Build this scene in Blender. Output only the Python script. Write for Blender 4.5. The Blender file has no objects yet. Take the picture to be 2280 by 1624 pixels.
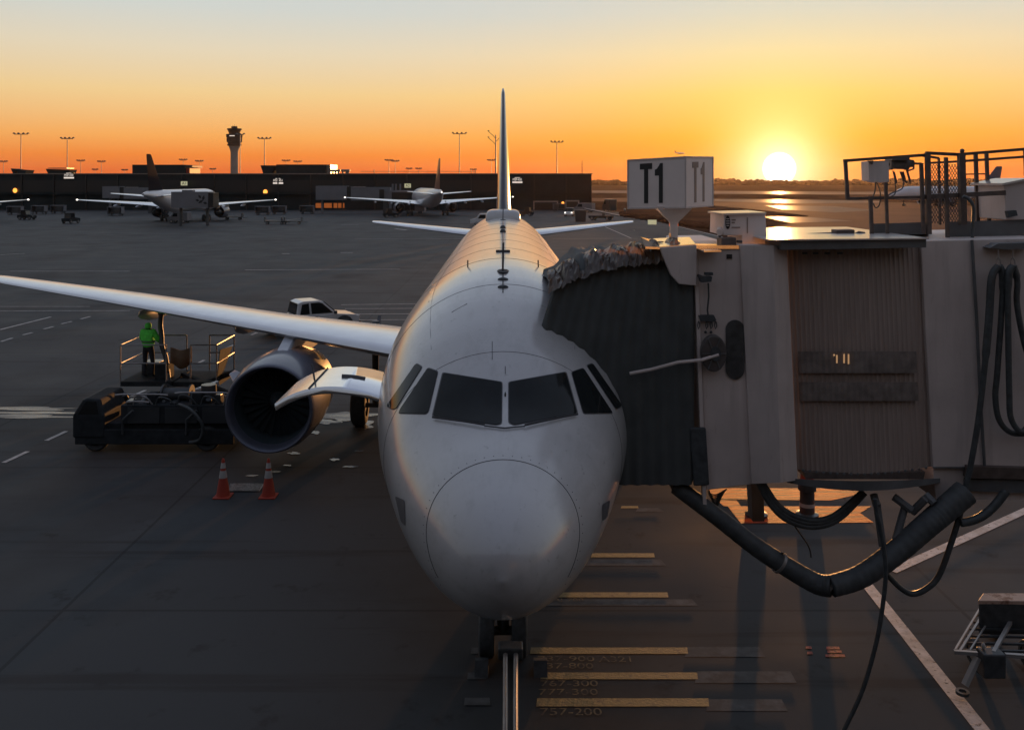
import bpy, math, random
from mathutils import Vector, Matrix
from mathutils.bvhtree import BVHTree
random.seed(7)
R = math.radians
sc = bpy.context.scene
col = sc.collection
H = 7.25                       # eye height: standing at an upper terminal window
F = 2000.0; CX = 1140.0; HZ = 404.0
def at(px, py, Y):             # a point at distance Y in front of the window wall
    return Vector(((px - CX) / F * Y, Y, H - (py - HZ) / F * Y))
def G(px, py, z=0.0):          # a point on the ground
    Y = (H - z) * F / (py - HZ)
    return Vector(((px - CX) / F * Y, Y, z))

# ------------------------------------------------------------------ mesh helper
class MB:
    def __init__(s): s.v = []; s.f = []
    def add(s, vs, fs):
        b = len(s.v); s.v += [Vector(v) for v in vs]; s.f += [tuple(b + i for i in f) for f in fs]
        return s
    def bx(s, x0, x1, y0, y1, z0, z1, M=None):
        vs = [Vector((x, y, z)) for z in (z0, z1) for y in (y0, y1) for x in (x0, x1)]
        if M is not None: vs = [M @ v for v in vs]
        return s.add(vs, [(0,2,3,1),(4,5,7,6),(0,1,5,4),(2,6,7,3),(0,4,6,2),(1,3,7,5)])
    def prism(s, poly, vec):
        n = len(poly); vec = Vector(vec)
        vs = [Vector(p) for p in poly] + [Vector(p) + vec for p in poly]
        fs = [tuple(range(n)), tuple(range(2*n-1, n-1, -1))]
        fs += [(i, i+n, (i+1) % n + n, (i+1) % n) for i in range(n)]
        return s.add(vs, fs)
    def quad(s, *p): return s.add(p, [tuple(range(len(p)))])
    def ring(s, c, ax, r, n, up=None):
        ax = Vector(ax).normalized()
        u = ax.orthogonal().normalized() if up is None else (up - ax * up.dot(ax)).normalized()
        w = ax.cross(u)
        return [Vector(c) + u * (r * math.cos(2*math.pi*i/n)) + w * (r * math.sin(2*math.pi*i/n)) for i in range(n)]
    def loft(s, rings, cap0=True, cap1=True, closed=True):
        n = len(rings[0]); b = len(s.v)
        for r in rings: s.v += [Vector(p) for p in r]
        for k in range(len(rings) - 1):
            for i in range(n if closed else n - 1):
                j = (i + 1) % n
                s.f.append((b+k*n+i, b+k*n+j, b+(k+1)*n+j, b+(k+1)*n+i))
        if cap0: s.f.append(tuple(b + i for i in reversed(range(n))))
        if cap1: s.f.append(tuple(b + (len(rings)-1)*n + i for i in range(n)))
        return s
    def cyl(s, p0, p1, r0, r1=None, n=12):
        p0 = Vector(p0); p1 = Vector(p1); r1 = r0 if r1 is None else r1
        a = p1 - p0
        return s.loft([s.ring(p0, a, r0, n), s.ring(p1, a, r1, n)])
    def lathe(s, p0, ax, prof, n=32, cap0=False, cap1=False):   # prof: (along, radius)
        p0 = Vector(p0); ax = Vector(ax).normalized()
        return s.loft([s.ring(p0 + ax * a, ax, max(r, 1e-4), n) for a, r in prof], cap0, cap1)
    def tube(s, pts, r, n=8):
        pts = [Vector(p) for p in pts]
        rings = []; up = None
        for i, p in enumerate(pts):
            d = (pts[min(i+1, len(pts)-1)] - pts[max(i-1, 0)])
            if up is None: up = d.orthogonal()
            up = (up - d.normalized() * up.dot(d.normalized()))
            rr = r(i / (len(pts)-1)) if callable(r) else r
            rings.append(s.ring(p, d, rr, n, up))
        return s.loft(rings)
    def bar(s, p0, p1, w, h=None):        # square bar between two points
        p0 = Vector(p0); p1 = Vector(p1); h = w if h is None else h
        d = (p1 - p0).normalized()
        u = d.cross(Vector((0, 0, 1)));
        if u.length < 1e-3: u = Vector((1, 0, 0))
        u.normalize(); w2 = u.cross(d).normalized()
        def q(p): return [p + u*(a*w/2) + w2*(b*h/2) for a, b in ((-1,-1),(1,-1),(1,1),(-1,1))]
        return s.loft([q(p0), q(p1)])
    def strip(s, p0, p1, w):              # flat painted line
        d = (Vector(p1) - Vector(p0)); u = Vector((-d.y, d.x, 0)).normalized() * (w/2)
        return s.quad(Vector(p0)-u, Vector(p1)-u, Vector(p1)+u, Vector(p0)+u)
    def ball(s, c, rx, ry=None, rz=None, n=12, m=8):
        ry = rx if ry is None else ry; rz = rx if rz is None else rz
        c = Vector(c); rings = []
        for k in range(m + 1):
            t = math.pi * k / m; st = max(math.sin(t), 1e-3)
            rings.append([c + Vector((rx*st*math.cos(2*math.pi*i/n), ry*st*math.sin(2*math.pi*i/n), -rz*math.cos(t))) for i in range(n)])
        return s.loft(rings)
    def build(s, name, mat, parent=None, smooth=False, bevel=0, loc=None):
        me = bpy.data.meshes.new(name)
        me.from_pydata([tuple(v) for v in s.v], [], s.f); me.update()
        import bmesh
        bm = bmesh.new(); bm.from_mesh(me)
        bmesh.ops.recalc_face_normals(bm, faces=bm.faces); bm.to_mesh(me); bm.free()
        if smooth:
            me.shade_smooth()
            try: me.set_sharp_from_angle(angle=R(40 if smooth is True else smooth))
            except Exception: pass
        o = bpy.data.objects.new(name, me); col.objects.link(o)
        if mat: me.materials.append(mat)
        if parent: o.parent = parent
        if loc is not None: o.location = loc
        if bevel:
            m = o.modifiers.new('bevel', 'BEVEL'); m.width = bevel; m.segments = 2; m.limit_method = 'ANGLE'
        return o
def tag(o, label=None, cat=None, group=None, kind=None):
    if label: o['label'] = label
    if cat: o['category'] = cat
    if group: o['group'] = group
    if kind: o['kind'] = kind
    return o
def thing(name, label, cat, loc=(0,0,0), rz=0, group=None):
    o = bpy.data.objects.new(name, None); col.objects.link(o)
    o.location = loc; o.rotation_euler = (0, 0, rz)
    return tag(o, label, cat, group)
def dup(root, loc, rz, label, group=None):
    def cp(o, par):
        c = o.copy(); col.objects.link(c); c.parent = par
        for ch in [x for x in bpy.data.objects if x.parent == o]: cp(ch, c)
        return c
    r = cp(root, None); r.location = loc; r.rotation_euler = (0, 0, rz); r['label'] = label
    if group: r['group'] = group
    return r
def catmull(pts, k=8):
    pts = [Vector(p) for p in pts]; out = []
    for i in range(len(pts) - 1):
        p0 = pts[max(i-1, 0)]; p1 = pts[i]; p2 = pts[i+1]; p3 = pts[min(i+2, len(pts)-1)]
        for j in range(k):
            t = j / k
            out.append(0.5*((2*p1) + (p2-p0)*t + (2*p0-5*p1+4*p2-p3)*t*t + (3*p1-p0-3*p2+p3)*t**3))
    out.append(pts[-1]); return out
def pchip(tab):
    xs = [a for a, b in tab]; ys = [b for a, b in tab]; n = len(xs)
    h = [xs[i+1]-xs[i] for i in range(n-1)]; d = [(ys[i+1]-ys[i])/h[i] for i in range(n-1)]
    m = [d[0]] + [0 if d[i-1]*d[i] <= 0 else 2*d[i-1]*d[i]/(d[i-1]+d[i]) for i in range(1, n-1)] + [d[-1]]
    def f(x):
        if x <= xs[0]: return ys[0]
        if x >= xs[-1]: return ys[-1]
        i = max(k for k in range(n-1) if xs[k] <= x); t = (x-xs[i])/h[i]
        return ((2*t**3-3*t*t+1)*ys[i] + (t**3-2*t*t+t)*h[i]*m[i] + (-2*t**3+3*t*t)*ys[i+1] + (t**3-t*t)*h[i]*m[i+1])
    return f
def text_mesh(body, size, align='LEFT', ext=0.0):
    cu = bpy.data.curves.new('t', 'FONT'); cu.body = body; cu.size = size; cu.align_x = align; cu.extrude = ext
    o = bpy.data.objects.new('t', cu); col.objects.link(o)
    dg = bpy.context.evaluated_depsgraph_get()
    me = bpy.data.meshes.new_from_object(o.evaluated_get(dg))
    vs = [v.co.copy() for v in me.vertices]; fs = [tuple(p.vertices) for p in me.polygons]
    bpy.data.objects.remove(o); bpy.data.curves.remove(cu); bpy.data.meshes.remove(me)
    return vs, fs

# ------------------------------------------------------------------ materials
def mat(name, c, rough=0.6, metal=0.0, var=0.12, vscale=3.0, bump=0.0, bscale=30.0, coat=0.0, emit=None, estr=0.0, spec=0.5, stretch=None, crough=0.08, rvar=0.0):
    m = bpy.data.materials.new(name); m.use_nodes = True
    nt = m.node_tree; N = nt.nodes; L = nt.links
    b = N['Principled BSDF']
    b.inputs['Roughness'].default_value = rough; b.inputs['Metallic'].default_value = metal
    b.inputs['Specular IOR Level'].default_value = spec
    b.inputs['Coat Weight'].default_value = coat; b.inputs['Coat Roughness'].default_value = crough
    tc = N.new('ShaderNodeTexCoord'); src = tc.outputs['Object']
    if stretch:
        mp = N.new('ShaderNodeMapping'); mp.inputs['Scale'].default_value = stretch
        L.new(src, mp.inputs['Vector']); src = mp.outputs['Vector']
    nz = N.new('ShaderNodeTexNoise'); nz.inputs['Scale'].default_value = vscale; nz.inputs['Detail'].default_value = 6
    L.new(src, nz.inputs['Vector'])
    rp = N.new('ShaderNodeValToRGB')
    a = [max(0, x*(1-var)) for x in c]; d = [min(1, x*(1+var)) for x in c]
    rp.color_ramp.elements[0].position = 0.3; rp.color_ramp.elements[0].color = (*a, 1)
    rp.color_ramp.elements[1].position = 0.7; rp.color_ramp.elements[1].color = (*d, 1)
    L.new(nz.outputs['Fac'], rp.inputs['Fac']); L.new(rp.outputs['Color'], b.inputs['Base Color'])
    if rvar:
        mr = N.new('ShaderNodeMapRange'); mr.inputs['To Min'].default_value = max(0.02, rough-rvar); mr.inputs['To Max'].default_value = rough+rvar
        mr.inputs['From Min'].default_value = 0.3; mr.inputs['From Max'].default_value = 0.7
        L.new(nz.outputs['Fac'], mr.inputs['Value']); L.new(mr.outputs['Result'], b.inputs['Roughness'])
    if bump:
        n2 = N.new('ShaderNodeTexNoise'); n2.inputs['Scale'].default_value = bscale; n2.inputs['Detail'].default_value = 4
        L.new(src, n2.inputs['Vector'])
        bp = N.new('ShaderNodeBump'); bp.inputs['Strength'].default_value = bump; bp.inputs['Distance'].default_value = 0.02
        L.new(n2.outputs['Fac'], bp.inputs['Height']); L.new(bp.outputs['Normal'], b.inputs['Normal'])
    if emit:
        b.inputs['Emission Color'].default_value = (*emit, 1); b.inputs['Emission Strength'].default_value = estr
    return m
def wear(m, dark, scale=8.0, lo=0.5, hi=0.62, stretch=(1,1,1)):      # worn/stained patches of their own shape
    nt = m.node_tree; N = nt.nodes; L = nt.links; b = N['Principled BSDF']
    old = b.inputs['Base Color'].links[0].from_socket
    tc = N.new('ShaderNodeTexCoord'); mp = N.new('ShaderNodeMapping'); mp.inputs['Scale'].default_value = stretch
    L.new(tc.outputs['Object'], mp.inputs['Vector'])
    nz = N.new('ShaderNodeTexNoise'); nz.inputs['Scale'].default_value = scale; nz.inputs['Detail'].default_value = 8; nz.inputs['Roughness'].default_value = 0.65
    L.new(mp.outputs['Vector'], nz.inputs['Vector'])
    rp = N.new('ShaderNodeValToRGB'); rp.color_ramp.elements[0].position = lo; rp.color_ramp.elements[1].position = hi
    L.new(nz.outputs['Fac'], rp.inputs['Fac'])
    mx = N.new('ShaderNodeMix'); mx.data_type = 'RGBA'
    L.new(rp.outputs['Color'], mx.inputs['Factor']); L.new(old, mx.inputs['A']); mx.inputs['B'].default_value = (*dark, 1)
    L.new(mx.outputs['Result'], b.inputs['Base Color'])
    return m

M = {}
M['hull'] = mat('aircraft_paint', (.50,.495,.495), .45, var=.06, vscale=1.2, bump=.34, bscale=1.5, coat=1.0, stretch=(.14,1.9,.14), crough=.17)
wear(M['hull'], (.42,.415,.41), 2.2, .50, .74, (2.2,.35,2.2))
wear(M['hull'], (.36,.355,.35), 9, .62, .70, (1,1,1))
M['hull'].node_tree.nodes['Principled BSDF'].inputs['Coat IOR'].default_value = 1.7
M['wing'] = mat('wing_skin', (.80,.81,.83), .27, metal=.72, var=.05, vscale=2, coat=.3, bump=.02, bscale=3)
M['doorskin'] = mat('door_skin', (.92,.93,.94), .20, metal=.9, var=.03)
M['silver'] = mat('bare_metal', (.12,.13,.17), .45, metal=.4, var=.08, bump=.03, bscale=6)
M['nacelle'] = mat('nacelle_paint', (.11,.12,.155), .38, var=.1, coat=.5)
M['pylon'] = mat('pylon_paint', (.45,.47,.52), .4, var=.1, coat=.4)
M['navy'] = mat('tail_paint', (.045,.042,.06), .28, var=.15, coat=.8, bump=.03, bscale=2)
M['dkmetal'] = mat('dark_metal', (.075,.082,.088), .5, metal=.4, var=.3, vscale=8)
M['black'] = mat('black_rubber', (.055,.062,.068), .7, var=.3, vscale=12, bump=.15)
M['glass'] = mat('dark_glass', (.016,.019,.020), .07, var=.2, spec=.18)
M['seal'] = mat('window_seal', (.10,.10,.11), .7)
M['seam'] = mat('panel_seam', (.05,.05,.055), .8)
M['bridge'] = mat('bridge_paint', (.62,.54,.51), .55, var=.1, vscale=1.6, bump=.05, bscale=14)
wear(M['bridge'], (.50,.43,.405), 1.6, .50, .74, (3.5,3.5,.3))
wear(M['bridge'], (.42,.33,.29), 4, .64, .76, (2,2,.4))
M['bridge_roof'] = mat('roof_sheet', (.55,.52,.50), .28, var=.15, vscale=3, bump=.08, bscale=5, coat=.3)
M['bridge_dark'] = mat('bridge_trim', (.12,.125,.13), .55, var=.25)
M['curtain'] = mat('curtain_slats', (.36,.285,.25), .7, var=.12, vscale=4, stretch=(6,6,.3))
M['canopy'] = mat('canopy_fabric', (.08,.088,.088), .9, var=.15, vscale=3, bump=.15, bscale=20)
M['intake'] = mat('intake_liner', (.05,.066,.075), .8, var=.1, spec=.1)
M['fanblade'] = mat('fan_blade', (.035,.046,.052), .6, var=.1, spec=.2)
M['steel'] = mat('painted_steel', (.10,.075,.065), .6, var=.3, vscale=9, bump=.1)
M['signw'] = mat('sign_white', (.80,.70,.66), .5, var=.05)
M['signk'] = mat('sign_black', (.02,.02,.02), .6)
M['signbrown'] = mat('sign_brown', (.30,.22,.18), .6)  # paler brown for right-face letters and small lettering
M['asphalt'] = None
M['white'] = wear(wear(mat('white_line', (.50,.47,.45), .7, var=.2, vscale=6, bump=.5, bscale=40), (.22,.21,.20), 2.3, .46, .72), (.08,.08,.08), 14, .58, .66)
M['yellow'] = wear(mat('yellow_line', (.24,.19,.085), .7, var=.2, vscale=6, bump=.4, bscale=40), (.09,.08,.06), 6, .50, .70)
M['dimyellow'] = wear(mat('old_yellow', (.20,.15,.08), .75, var=.3, vscale=6), (.045,.045,.045), 9, .42, .6)
M['dimwhite'] = wear(mat('old_white', (.085,.088,.09), .75, var=.3), (.05,.05,.05), 4, .42, .62)
M['orange'] = mat('cone_orange', (.36,.045,.025), .55, var=.12)
M['reflect'] = mat('reflective_band', (.40,.39,.38), .4, var=.1)
M['hivis'] = mat('green_jacket', (.12,.85,.09), .7, var=.15, vscale=14, bump=.4, bscale=30)
M['stripe'] = mat('jacket_stripe', (.10,.20,.10), .5)
M['trouser'] = mat('dark_trousers', (.018,.022,.03), .8, var=.2, vscale=10, bump=.3)
M['skin'] = mat('skin', (.35,.20,.14), .6)
M['brown'] = mat('brown_canvas', (.16,.10,.06), .8, var=.2, bump=.3)
M['rail'] = mat('galvanised_rail', (.35,.33,.32), .45, metal=.5, var=.2)
M['truck'] = mat('truck_paint', (.030,.034,.038), .75, spec=.1, var=.25, vscale=5)
M['carwhite'] = mat('car_paint', (.60,.60,.62), .3, var=.05, coat=.6)
M['cardark'] = mat('car_dark', (.04,.044,.048), .35, coat=.4)
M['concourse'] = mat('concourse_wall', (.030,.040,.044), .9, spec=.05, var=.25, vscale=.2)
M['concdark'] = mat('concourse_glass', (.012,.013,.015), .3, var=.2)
M['concrete'] = mat('tower_concrete', (.30,.27,.25), .7, var=.12, vscale=.2)
M['roofmetal'] = mat('roof_metal', (.22,.20,.18), .35, metal=.6, var=.2)
M['gangway'] = mat('gangway_paint', (.17,.17,.185), .6, var=.1, vscale=.5)
M['gravel'] = mat('gravel', (.2,.2,.2), .9)
M['lampglow'] = mat('amber_lamp', (.5,.2,.05), .5, emit=(1,.33,.05), estr=2.2)
M['bayglow'] = mat('lit_bay', (.2,.08,.03), .6, emit=(1,.24,.04), estr=.22, var=.4, vscale=.6)
M['screen'] = mat('screen_text', (.5,.5,.5), .5, emit=(1,.86,.74), estr=.75)
M['gateyellow'] = mat('gate_sign', (.5,.5,.35), .5, emit=(.9,.85,.5), estr=.35)
M['headlight'] = mat('headlight', (.6,.6,.6), .3, emit=(1,.92,.8), estr=3.0)
M['redlamp'] = mat('red_lamp', (.5,.03,.02), .3, emit=(1,.2,.05), estr=.8)
M['wiring'] = mat('cable_rubber', (.06,.069,.073), .5, var=.3, vscale=10)
M['duct'] = mat('duct_fabric', (.065,.072,.075), .6, var=.3, vscale=6, bump=.2, bscale=12)
M['plate'] = wear(mat('steel_plate', (.20,.20,.20), .5, metal=.3, var=.3, vscale=20, bump=.3), (.05,.05,.05), 16, .45, .6)
M['puddle'] = mat('wet_patch', (.03,.03,.032), .26, var=.4, vscale=1.5, bump=.5, bscale=9, rvar=.2, stretch=(.4,2,1))
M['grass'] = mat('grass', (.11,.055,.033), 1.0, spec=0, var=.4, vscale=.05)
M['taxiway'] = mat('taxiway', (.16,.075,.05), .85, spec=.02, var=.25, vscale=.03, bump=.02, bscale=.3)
M['glinttaxi'] = mat('glint_taxiway', (.15,.055,.03), .46, spec=.03, bump=.05, bscale=.2, var=.3, vscale=.02)  # redder, smoother tone for strips shaped to the sun glints
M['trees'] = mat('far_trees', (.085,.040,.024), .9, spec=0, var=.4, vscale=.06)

# asphalt apron: slab joints, stains, tyre-dark lanes
def apron_mat():
    m = mat('apron_concrete', (.053,.058,.061), .75, var=.18, vscale=.35, bump=.03, bscale=30, rvar=.10, spec=.22)
    nt = m.node_tree; N = nt.nodes; L = nt.links; b = N['Principled BSDF']
    wear(m, (.034,.034,.036), .12, .48, .66)
    wear(m, (.028,.028,.029), 1.1, .60, .70)
    wear(m, (.036,.036,.037), .5, .56, .64, (.12,2.4,1))
    old = b.inputs['Base Color'].links[0].from_socket
    tc = N.new('ShaderNodeTexCoord')
    br = N.new('ShaderNodeTexBrick'); br.offset = 0.0; br.inputs['Scale'].default_value = 1.0
    br.inputs['Brick Width'].default_value = 7.6; br.inputs['Row Height'].default_value = 7.6; br.inputs['Mortar Size'].default_value = .035
    br.inputs['Color1'].default_value = (1,1,1,1); br.inputs['Color2'].default_value = (.86,.86,.87,1); br.inputs['Mortar'].default_value = (.55,.55,.55,1)
    L.new(tc.outputs['Object'], br.inputs['Vector'])
    mx = N.new('ShaderNodeMix'); mx.data_type = 'RGBA'; mx.blend_type = 'MULTIPLY'; mx.inputs['Factor'].default_value = 1
    L.new(old, mx.inputs['A']); L.new(br.outputs['Color'], mx.inputs['B'])
    L.new(mx.outputs['Result'], b.inputs['Base Color'])
    return m
M['asphalt'] = apron_mat()
def translucent(m, c, fac):
    nt = m.node_tree; N = nt.nodes; L = nt.links
    out = N['Material Output']; b = N['Principled BSDF']
    t = N.new('ShaderNodeBsdfTranslucent'); t.inputs['Color'].default_value = (*c, 1)
    mx = N.new('ShaderNodeMixShader'); mx.inputs['Fac'].default_value = fac
    L.new(b.outputs['BSDF'], mx.inputs[1]); L.new(t.outputs['BSDF'], mx.inputs[2]); L.new(mx.outputs['Shader'], out.inputs['Surface'])
    return m
M['plastic'] = translucent(mat('crumpled_plastic', (.10,.085,.075), .28, var=.3, vscale=6, bump=.4, bscale=14), (.5,.30,.17), .30)

# ------------------------------------------------------------------ camera, sky, sun
cam = bpy.data.cameras.new('camera'); co = bpy.data.objects.new('camera', cam); col.objects.link(co)
co.location = (0, 0, H); co.rotation_euler = (R(90), 0, 0)
cam.sensor_width = 36; cam.sensor_fit = 'HORIZONTAL'; cam.lens = 36 * F / 2279.6
cam.shift_y = -(812 - HZ) / 2279.6
cam.clip_start = .1; cam.clip_end = 20000
sc.camera = co
SUN = Vector(((1735-CX)/F, 1, (HZ-375)/F)).normalized()
SUN_EL = math.asin(SUN.z); SUN_AZ = math.atan2(SUN.x, SUN.y)
sl = bpy.data.lights.new('sun', 'SUN'); sl.energy = 3.6; sl.angle = R(.5); sl.color = (1, .44, .14)
so = bpy.data.objects.new('sun', sl); col.objects.link(so); so.location = (30, 60, 40)
so.rotation_euler = (-SUN).to_track_quat('-Z', 'Y').to_euler()

w = bpy.data.worlds.new('World'); sc.world = w; w.use_nodes = True
nt = w.node_tree; N = nt.nodes; L = nt.links
for n in list(N): N.remove(n)
out = N.new('ShaderNodeOutputWorld'); bg = N.new('ShaderNodeBackground'); L.new(bg.outputs['Background'], out.inputs['Surface'])
tc = N.new('ShaderNodeTexCoord')
def math_(op, a, b=None, c=None):
    n = N.new('ShaderNodeMath'); n.operation = op
    for i, x in enumerate((a, b, c)):
        if x is None: continue
        if isinstance(x, (int, float)): n.inputs[i].default_value = x
        else: L.new(x, n.inputs[i])
    return n.outputs[0]
def lin(c): return [((x/255+.055)/1.055)**2.4 if x > 10 else x/255/12.92 for x in c]
nrm = N.new('ShaderNodeVectorMath'); nrm.operation = 'NORMALIZE'; L.new(tc.outputs['Generated'], nrm.inputs[0])
sep = N.new('ShaderNodeSeparateXYZ'); L.new(nrm.outputs['Vector'], sep.inputs[0])
el = math_('ARCSINE', sep.outputs['Z'])
elf = math_('POWER', math_('MAXIMUM', math_('DIVIDE', el, math.pi/2), 0.0), 0.5)      # sqrt keeps resolution near the horizon
def ramp(stops):
    r = N.new('ShaderNodeValToRGB'); e = r.color_ramp.elements
    while len(e) > 1: e.remove(e[0])
    for i, (deg, c) in enumerate(stops):
        p = math.sqrt(deg/90)
        x = e[0] if i == 0 else e.new(p)
        x.position = p; x.color = (*lin(c), 1)
    L.new(elf, r.inputs['Fac']); return r.outputs['Color']
west_far = ramp([(0,(216,92,36)),(.7,(229,106,42)),(1.6,(242,136,54)),(2.8,(247,172,92)),(5.4,(241,206,146)),(8,(228,214,186)),(10.5,(208,212,206)),(18,(192,203,216)),(45,(164,174,194)),(90,(128,138,164))])
west_sun = ramp([(0,(222,76,6)),(.7,(234,96,8)),(1.6,(244,132,16)),(2.8,(250,162,42)),(5.4,(254,202,108)),(8,(248,217,162)),(10.5,(224,213,192)),(18,(194,203,212)),(45,(164,174,194)),(90,(128,138,164))])
east = ramp([(0,(134,130,126)),(6,(132,131,132)),(15,(128,131,136)),(45,(128,134,148)),(90,(128,138,164))])
dp = N.new('ShaderNodeVectorMath'); dp.operation = 'DOT_PRODUCT'; L.new(nrm.outputs['Vector'], dp.inputs[0]); dp.inputs[1].default_value = SUN
ang = math_('MULTIPLY', math_('ARCCOSINE', math_('MINIMUM', dp.outputs['Value'], 1.0)), 180/math.pi)
ws = math_('EXPONENT', math_('MULTIPLY', math_('POWER', math_('DIVIDE', ang, 17.0), 2.0), -1))
wm = N.new('ShaderNodeMix'); wm.data_type = 'RGBA'; L.new(ws, wm.inputs['Factor']); L.new(west_far, wm.inputs['A']); L.new(west_sun, wm.inputs['B']); west = wm.outputs['Result']
wf = N.new('ShaderNodeMapRange'); wf.interpolation_type = 'SMOOTHSTEP'; L.new(dp.outputs['Value'], wf.inputs['Value'])
wf.inputs['From Min'].default_value = -.25; wf.inputs['From Max'].default_value = .80
mx = N.new('ShaderNodeMix'); mx.data_type = 'RGBA'; L.new(wf.outputs['Result'], mx.inputs['Factor']); L.new(east, mx.inputs['A']); L.new(west, mx.inputs['B'])
cur = mx.outputs['Result']
def addglow(cur, fac, c):
    vm = N.new('ShaderNodeVectorMath'); vm.operation = 'SCALE'; vm.inputs[0].default_value = c; L.new(fac, vm.inputs['Scale'])
    ad = N.new('ShaderNodeVectorMath'); ad.operation = 'ADD'; L.new(cur, ad.inputs[0]); L.new(vm.outputs['Vector'], ad.inputs[1]); return ad.outputs['Vector']
cur = addglow(cur, math_('EXPONENT', math_('MULTIPLY', ang, -1/4.5)), (.08,.30,.02))
cur = addglow(cur, math_('EXPONENT', math_('MULTIPLY', math_('POWER', math_('DIVIDE', ang, 3.0), 2.0), -1)), (.30,.52,.36))
cur = addglow(cur, math_('EXPONENT', math_('MULTIPLY', math_('POWER', math_('DIVIDE', ang, 1.5), 2.0), -1)), (.5,.5,.45))
disc = N.new('ShaderNodeMapRange'); disc.interpolation_type = 'SMOOTHSTEP'; L.new(ang, disc.inputs['Value'])
disc.inputs['From Min'].default_value = 1.05; disc.inputs['From Max'].default_value = .60
cur = addglow(cur, disc.outputs['Result'], (9, 8.2, 6.5))
sky = N.new('ShaderNodeTexSky'); sky.sky_type = 'NISHITA'; sky.sun_disc = False
sky.sun_elevation = SUN_EL; sky.sun_rotation = SUN_AZ; sky.altitude = 300; sky.air_density = 1.2; sky.dust_density = 2
cur2 = N.new('ShaderNodeVectorMath'); cur2.operation = 'SCALE'; L.new(sky.outputs['Color'], cur2.inputs[0]); cur2.inputs['Scale'].default_value = .003
ad = N.new('ShaderNodeVectorMath'); ad.operation = 'ADD'; L.new(cur, ad.inputs[0]); L.new(cur2.outputs['Vector'], ad.inputs[1])
L.new(ad.outputs['Vector'], bg.inputs['Color']); bg.inputs['Strength'].default_value = 1.0
sc.view_settings.view_transform = 'Standard'; sc.view_settings.look = 'None'; sc.view_settings.exposure = 0; sc.view_settings.gamma = 1
# ------------------------------------------------------------------ airliner
ftop = pchip([(0,3.16),(.06,3.36),(.2,3.55),(.45,3.75),(.8,3.93),(1.2,4.08),(1.7,4.25),(2.1,4.42),(2.6,4.73),(3.1,5.04),(3.7,5.33),(4.4,5.57),(5.2,5.74),(6.2,5.83),(7.2,5.86),(29,5.86),(33,5.80),(36,5.62),(37.5,5.40)])
fbot = pchip([(0,3.14),(.06,2.94),(.2,2.74),(.45,2.55),(.8,2.38),(1.2,2.24),(2,2.06),(3,1.90),(4,1.81),(5,1.76),(6.2,1.74),(22,1.74),(25,1.98),(29,2.85),(33,3.95),(36,4.72),(37.5,4.98)])
fhw = pchip([(0,.01),(.06,.22),(.2,.42),(.45,.63),(.8,.84),(1.2,1.04),(1.7,1.24),(2.2,1.41),(2.8,1.58),(3.6,1.77),(4.5,1.90),(5.4,1.96),(6.4,1.975),(23,1.975),(26.5,1.84),(30,1.45),(33.5,.95),(36,.5),(37.5,.2)])
fmid = pchip([(0,3.15),(1.2,3.24),(3,3.55),(6.2,3.80),(23,3.80),(30,4.45),(37.5,5.18)])
def fring(s, n=72, grow=0.0):
    t, b, hw, m = ftop(s)+grow, fbot(s)-grow, fhw(s)+grow, fmid(s); out = []
    for i in range(n):
        a = 2*math.pi*i/n; c, sn = math.cos(a), math.sin(a)
        out.append(Vector((hw*sn, s, m + ((t-m)*c if c > 0 else (m-b)*c))))
    return out
def tring(s, n=72, grow=0.0):      # section leaning so that the radome joint runs further forward at the chin
    out = []
    for i in range(n):
        a = 2*math.pi*i/n; c, sn = math.cos(a), math.sin(a)
        w_ = (s/1.13 if s < 1.13 else max(0, 1-(s-1.13)/2.2))
        q = max(.004, s - .33*(1-c)*w_)
        t, b, hw, m = ftop(q)+grow, fbot(q)-grow, fhw(q)+grow, fmid(q)
        out.append(Vector((hw*sn, q, m + ((t-m)*c if c > 0 else (m-b)*c))))
    return out
def foil(n, th):             # closed section, (along chord 0..1, z)
    up = []; lo = []
    for i in range(n+1):
        x = .5*(1-math.cos(math.pi*i/n))
        y = 5*th*(.2969*math.sqrt(x)-.126*x-.3516*x*x+.2843*x**3-.1030*x**4)
        cam_ = .018*4*x*(1-x)
        up.append((x, cam_+y)); lo.append((x, cam_-y*.85))
    return up[::-1] + lo[1:-1]
def wing_mb(secs, side):     # secs: (lateral, s_le, z_le, chord, thick, twist)
    rings = []
    mb = MB()
    for y, sl_, z, c, th, tw in secs:
        rings.append([Vector((side*y, sl_ + x*c, z + zz*c - math.sin(tw)*x*c)) for x, zz in foil(14, th)])
    return mb.loft(rings)
def lerp_secs(secs, k=5):
    out = []
    for a, b in zip(secs, secs[1:]):
        for j in range(k): out.append(tuple(p + (q-p)*j/k for p, q in zip(a, b)))
    return out + [secs[-1]]
WING = [(1.2,12.35,2.84,6.7,.108,.075),(6.4,15.25,3.19,4.1,.104,.055),(11.5,18.0,3.54,2.9,.102,.03),(16.4,20.55,3.88,1.7,.10,.01),(17.3,21.15,3.95,1.25,.09,0),(17.65,21.6,3.99,.7,.08,0)]
TAIL = [(.3,30.6,4.72,3.7,.10,0),(6.0,33.75,5.26,1.45,.09,0),(6.3,34.1,5.30,.9,.08,0)]
FIN = [(5.55,28.6,6.6,.115),(6.4,29.6,5.5,.12),(11.5,33.9,2.15,.11),(11.76,34.3,1.6,.07)]
def fin_mb():
    rings = []
    for z, sl_, c, th in FIN:
        rings.append([Vector((zz*c, sl_ + x*c, z)) for x, zz in [(a, (b_ - .018*4*a*(1-a))) for a, b_ in foil(14, th)]])
    return MB().loft(rings)
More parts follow.
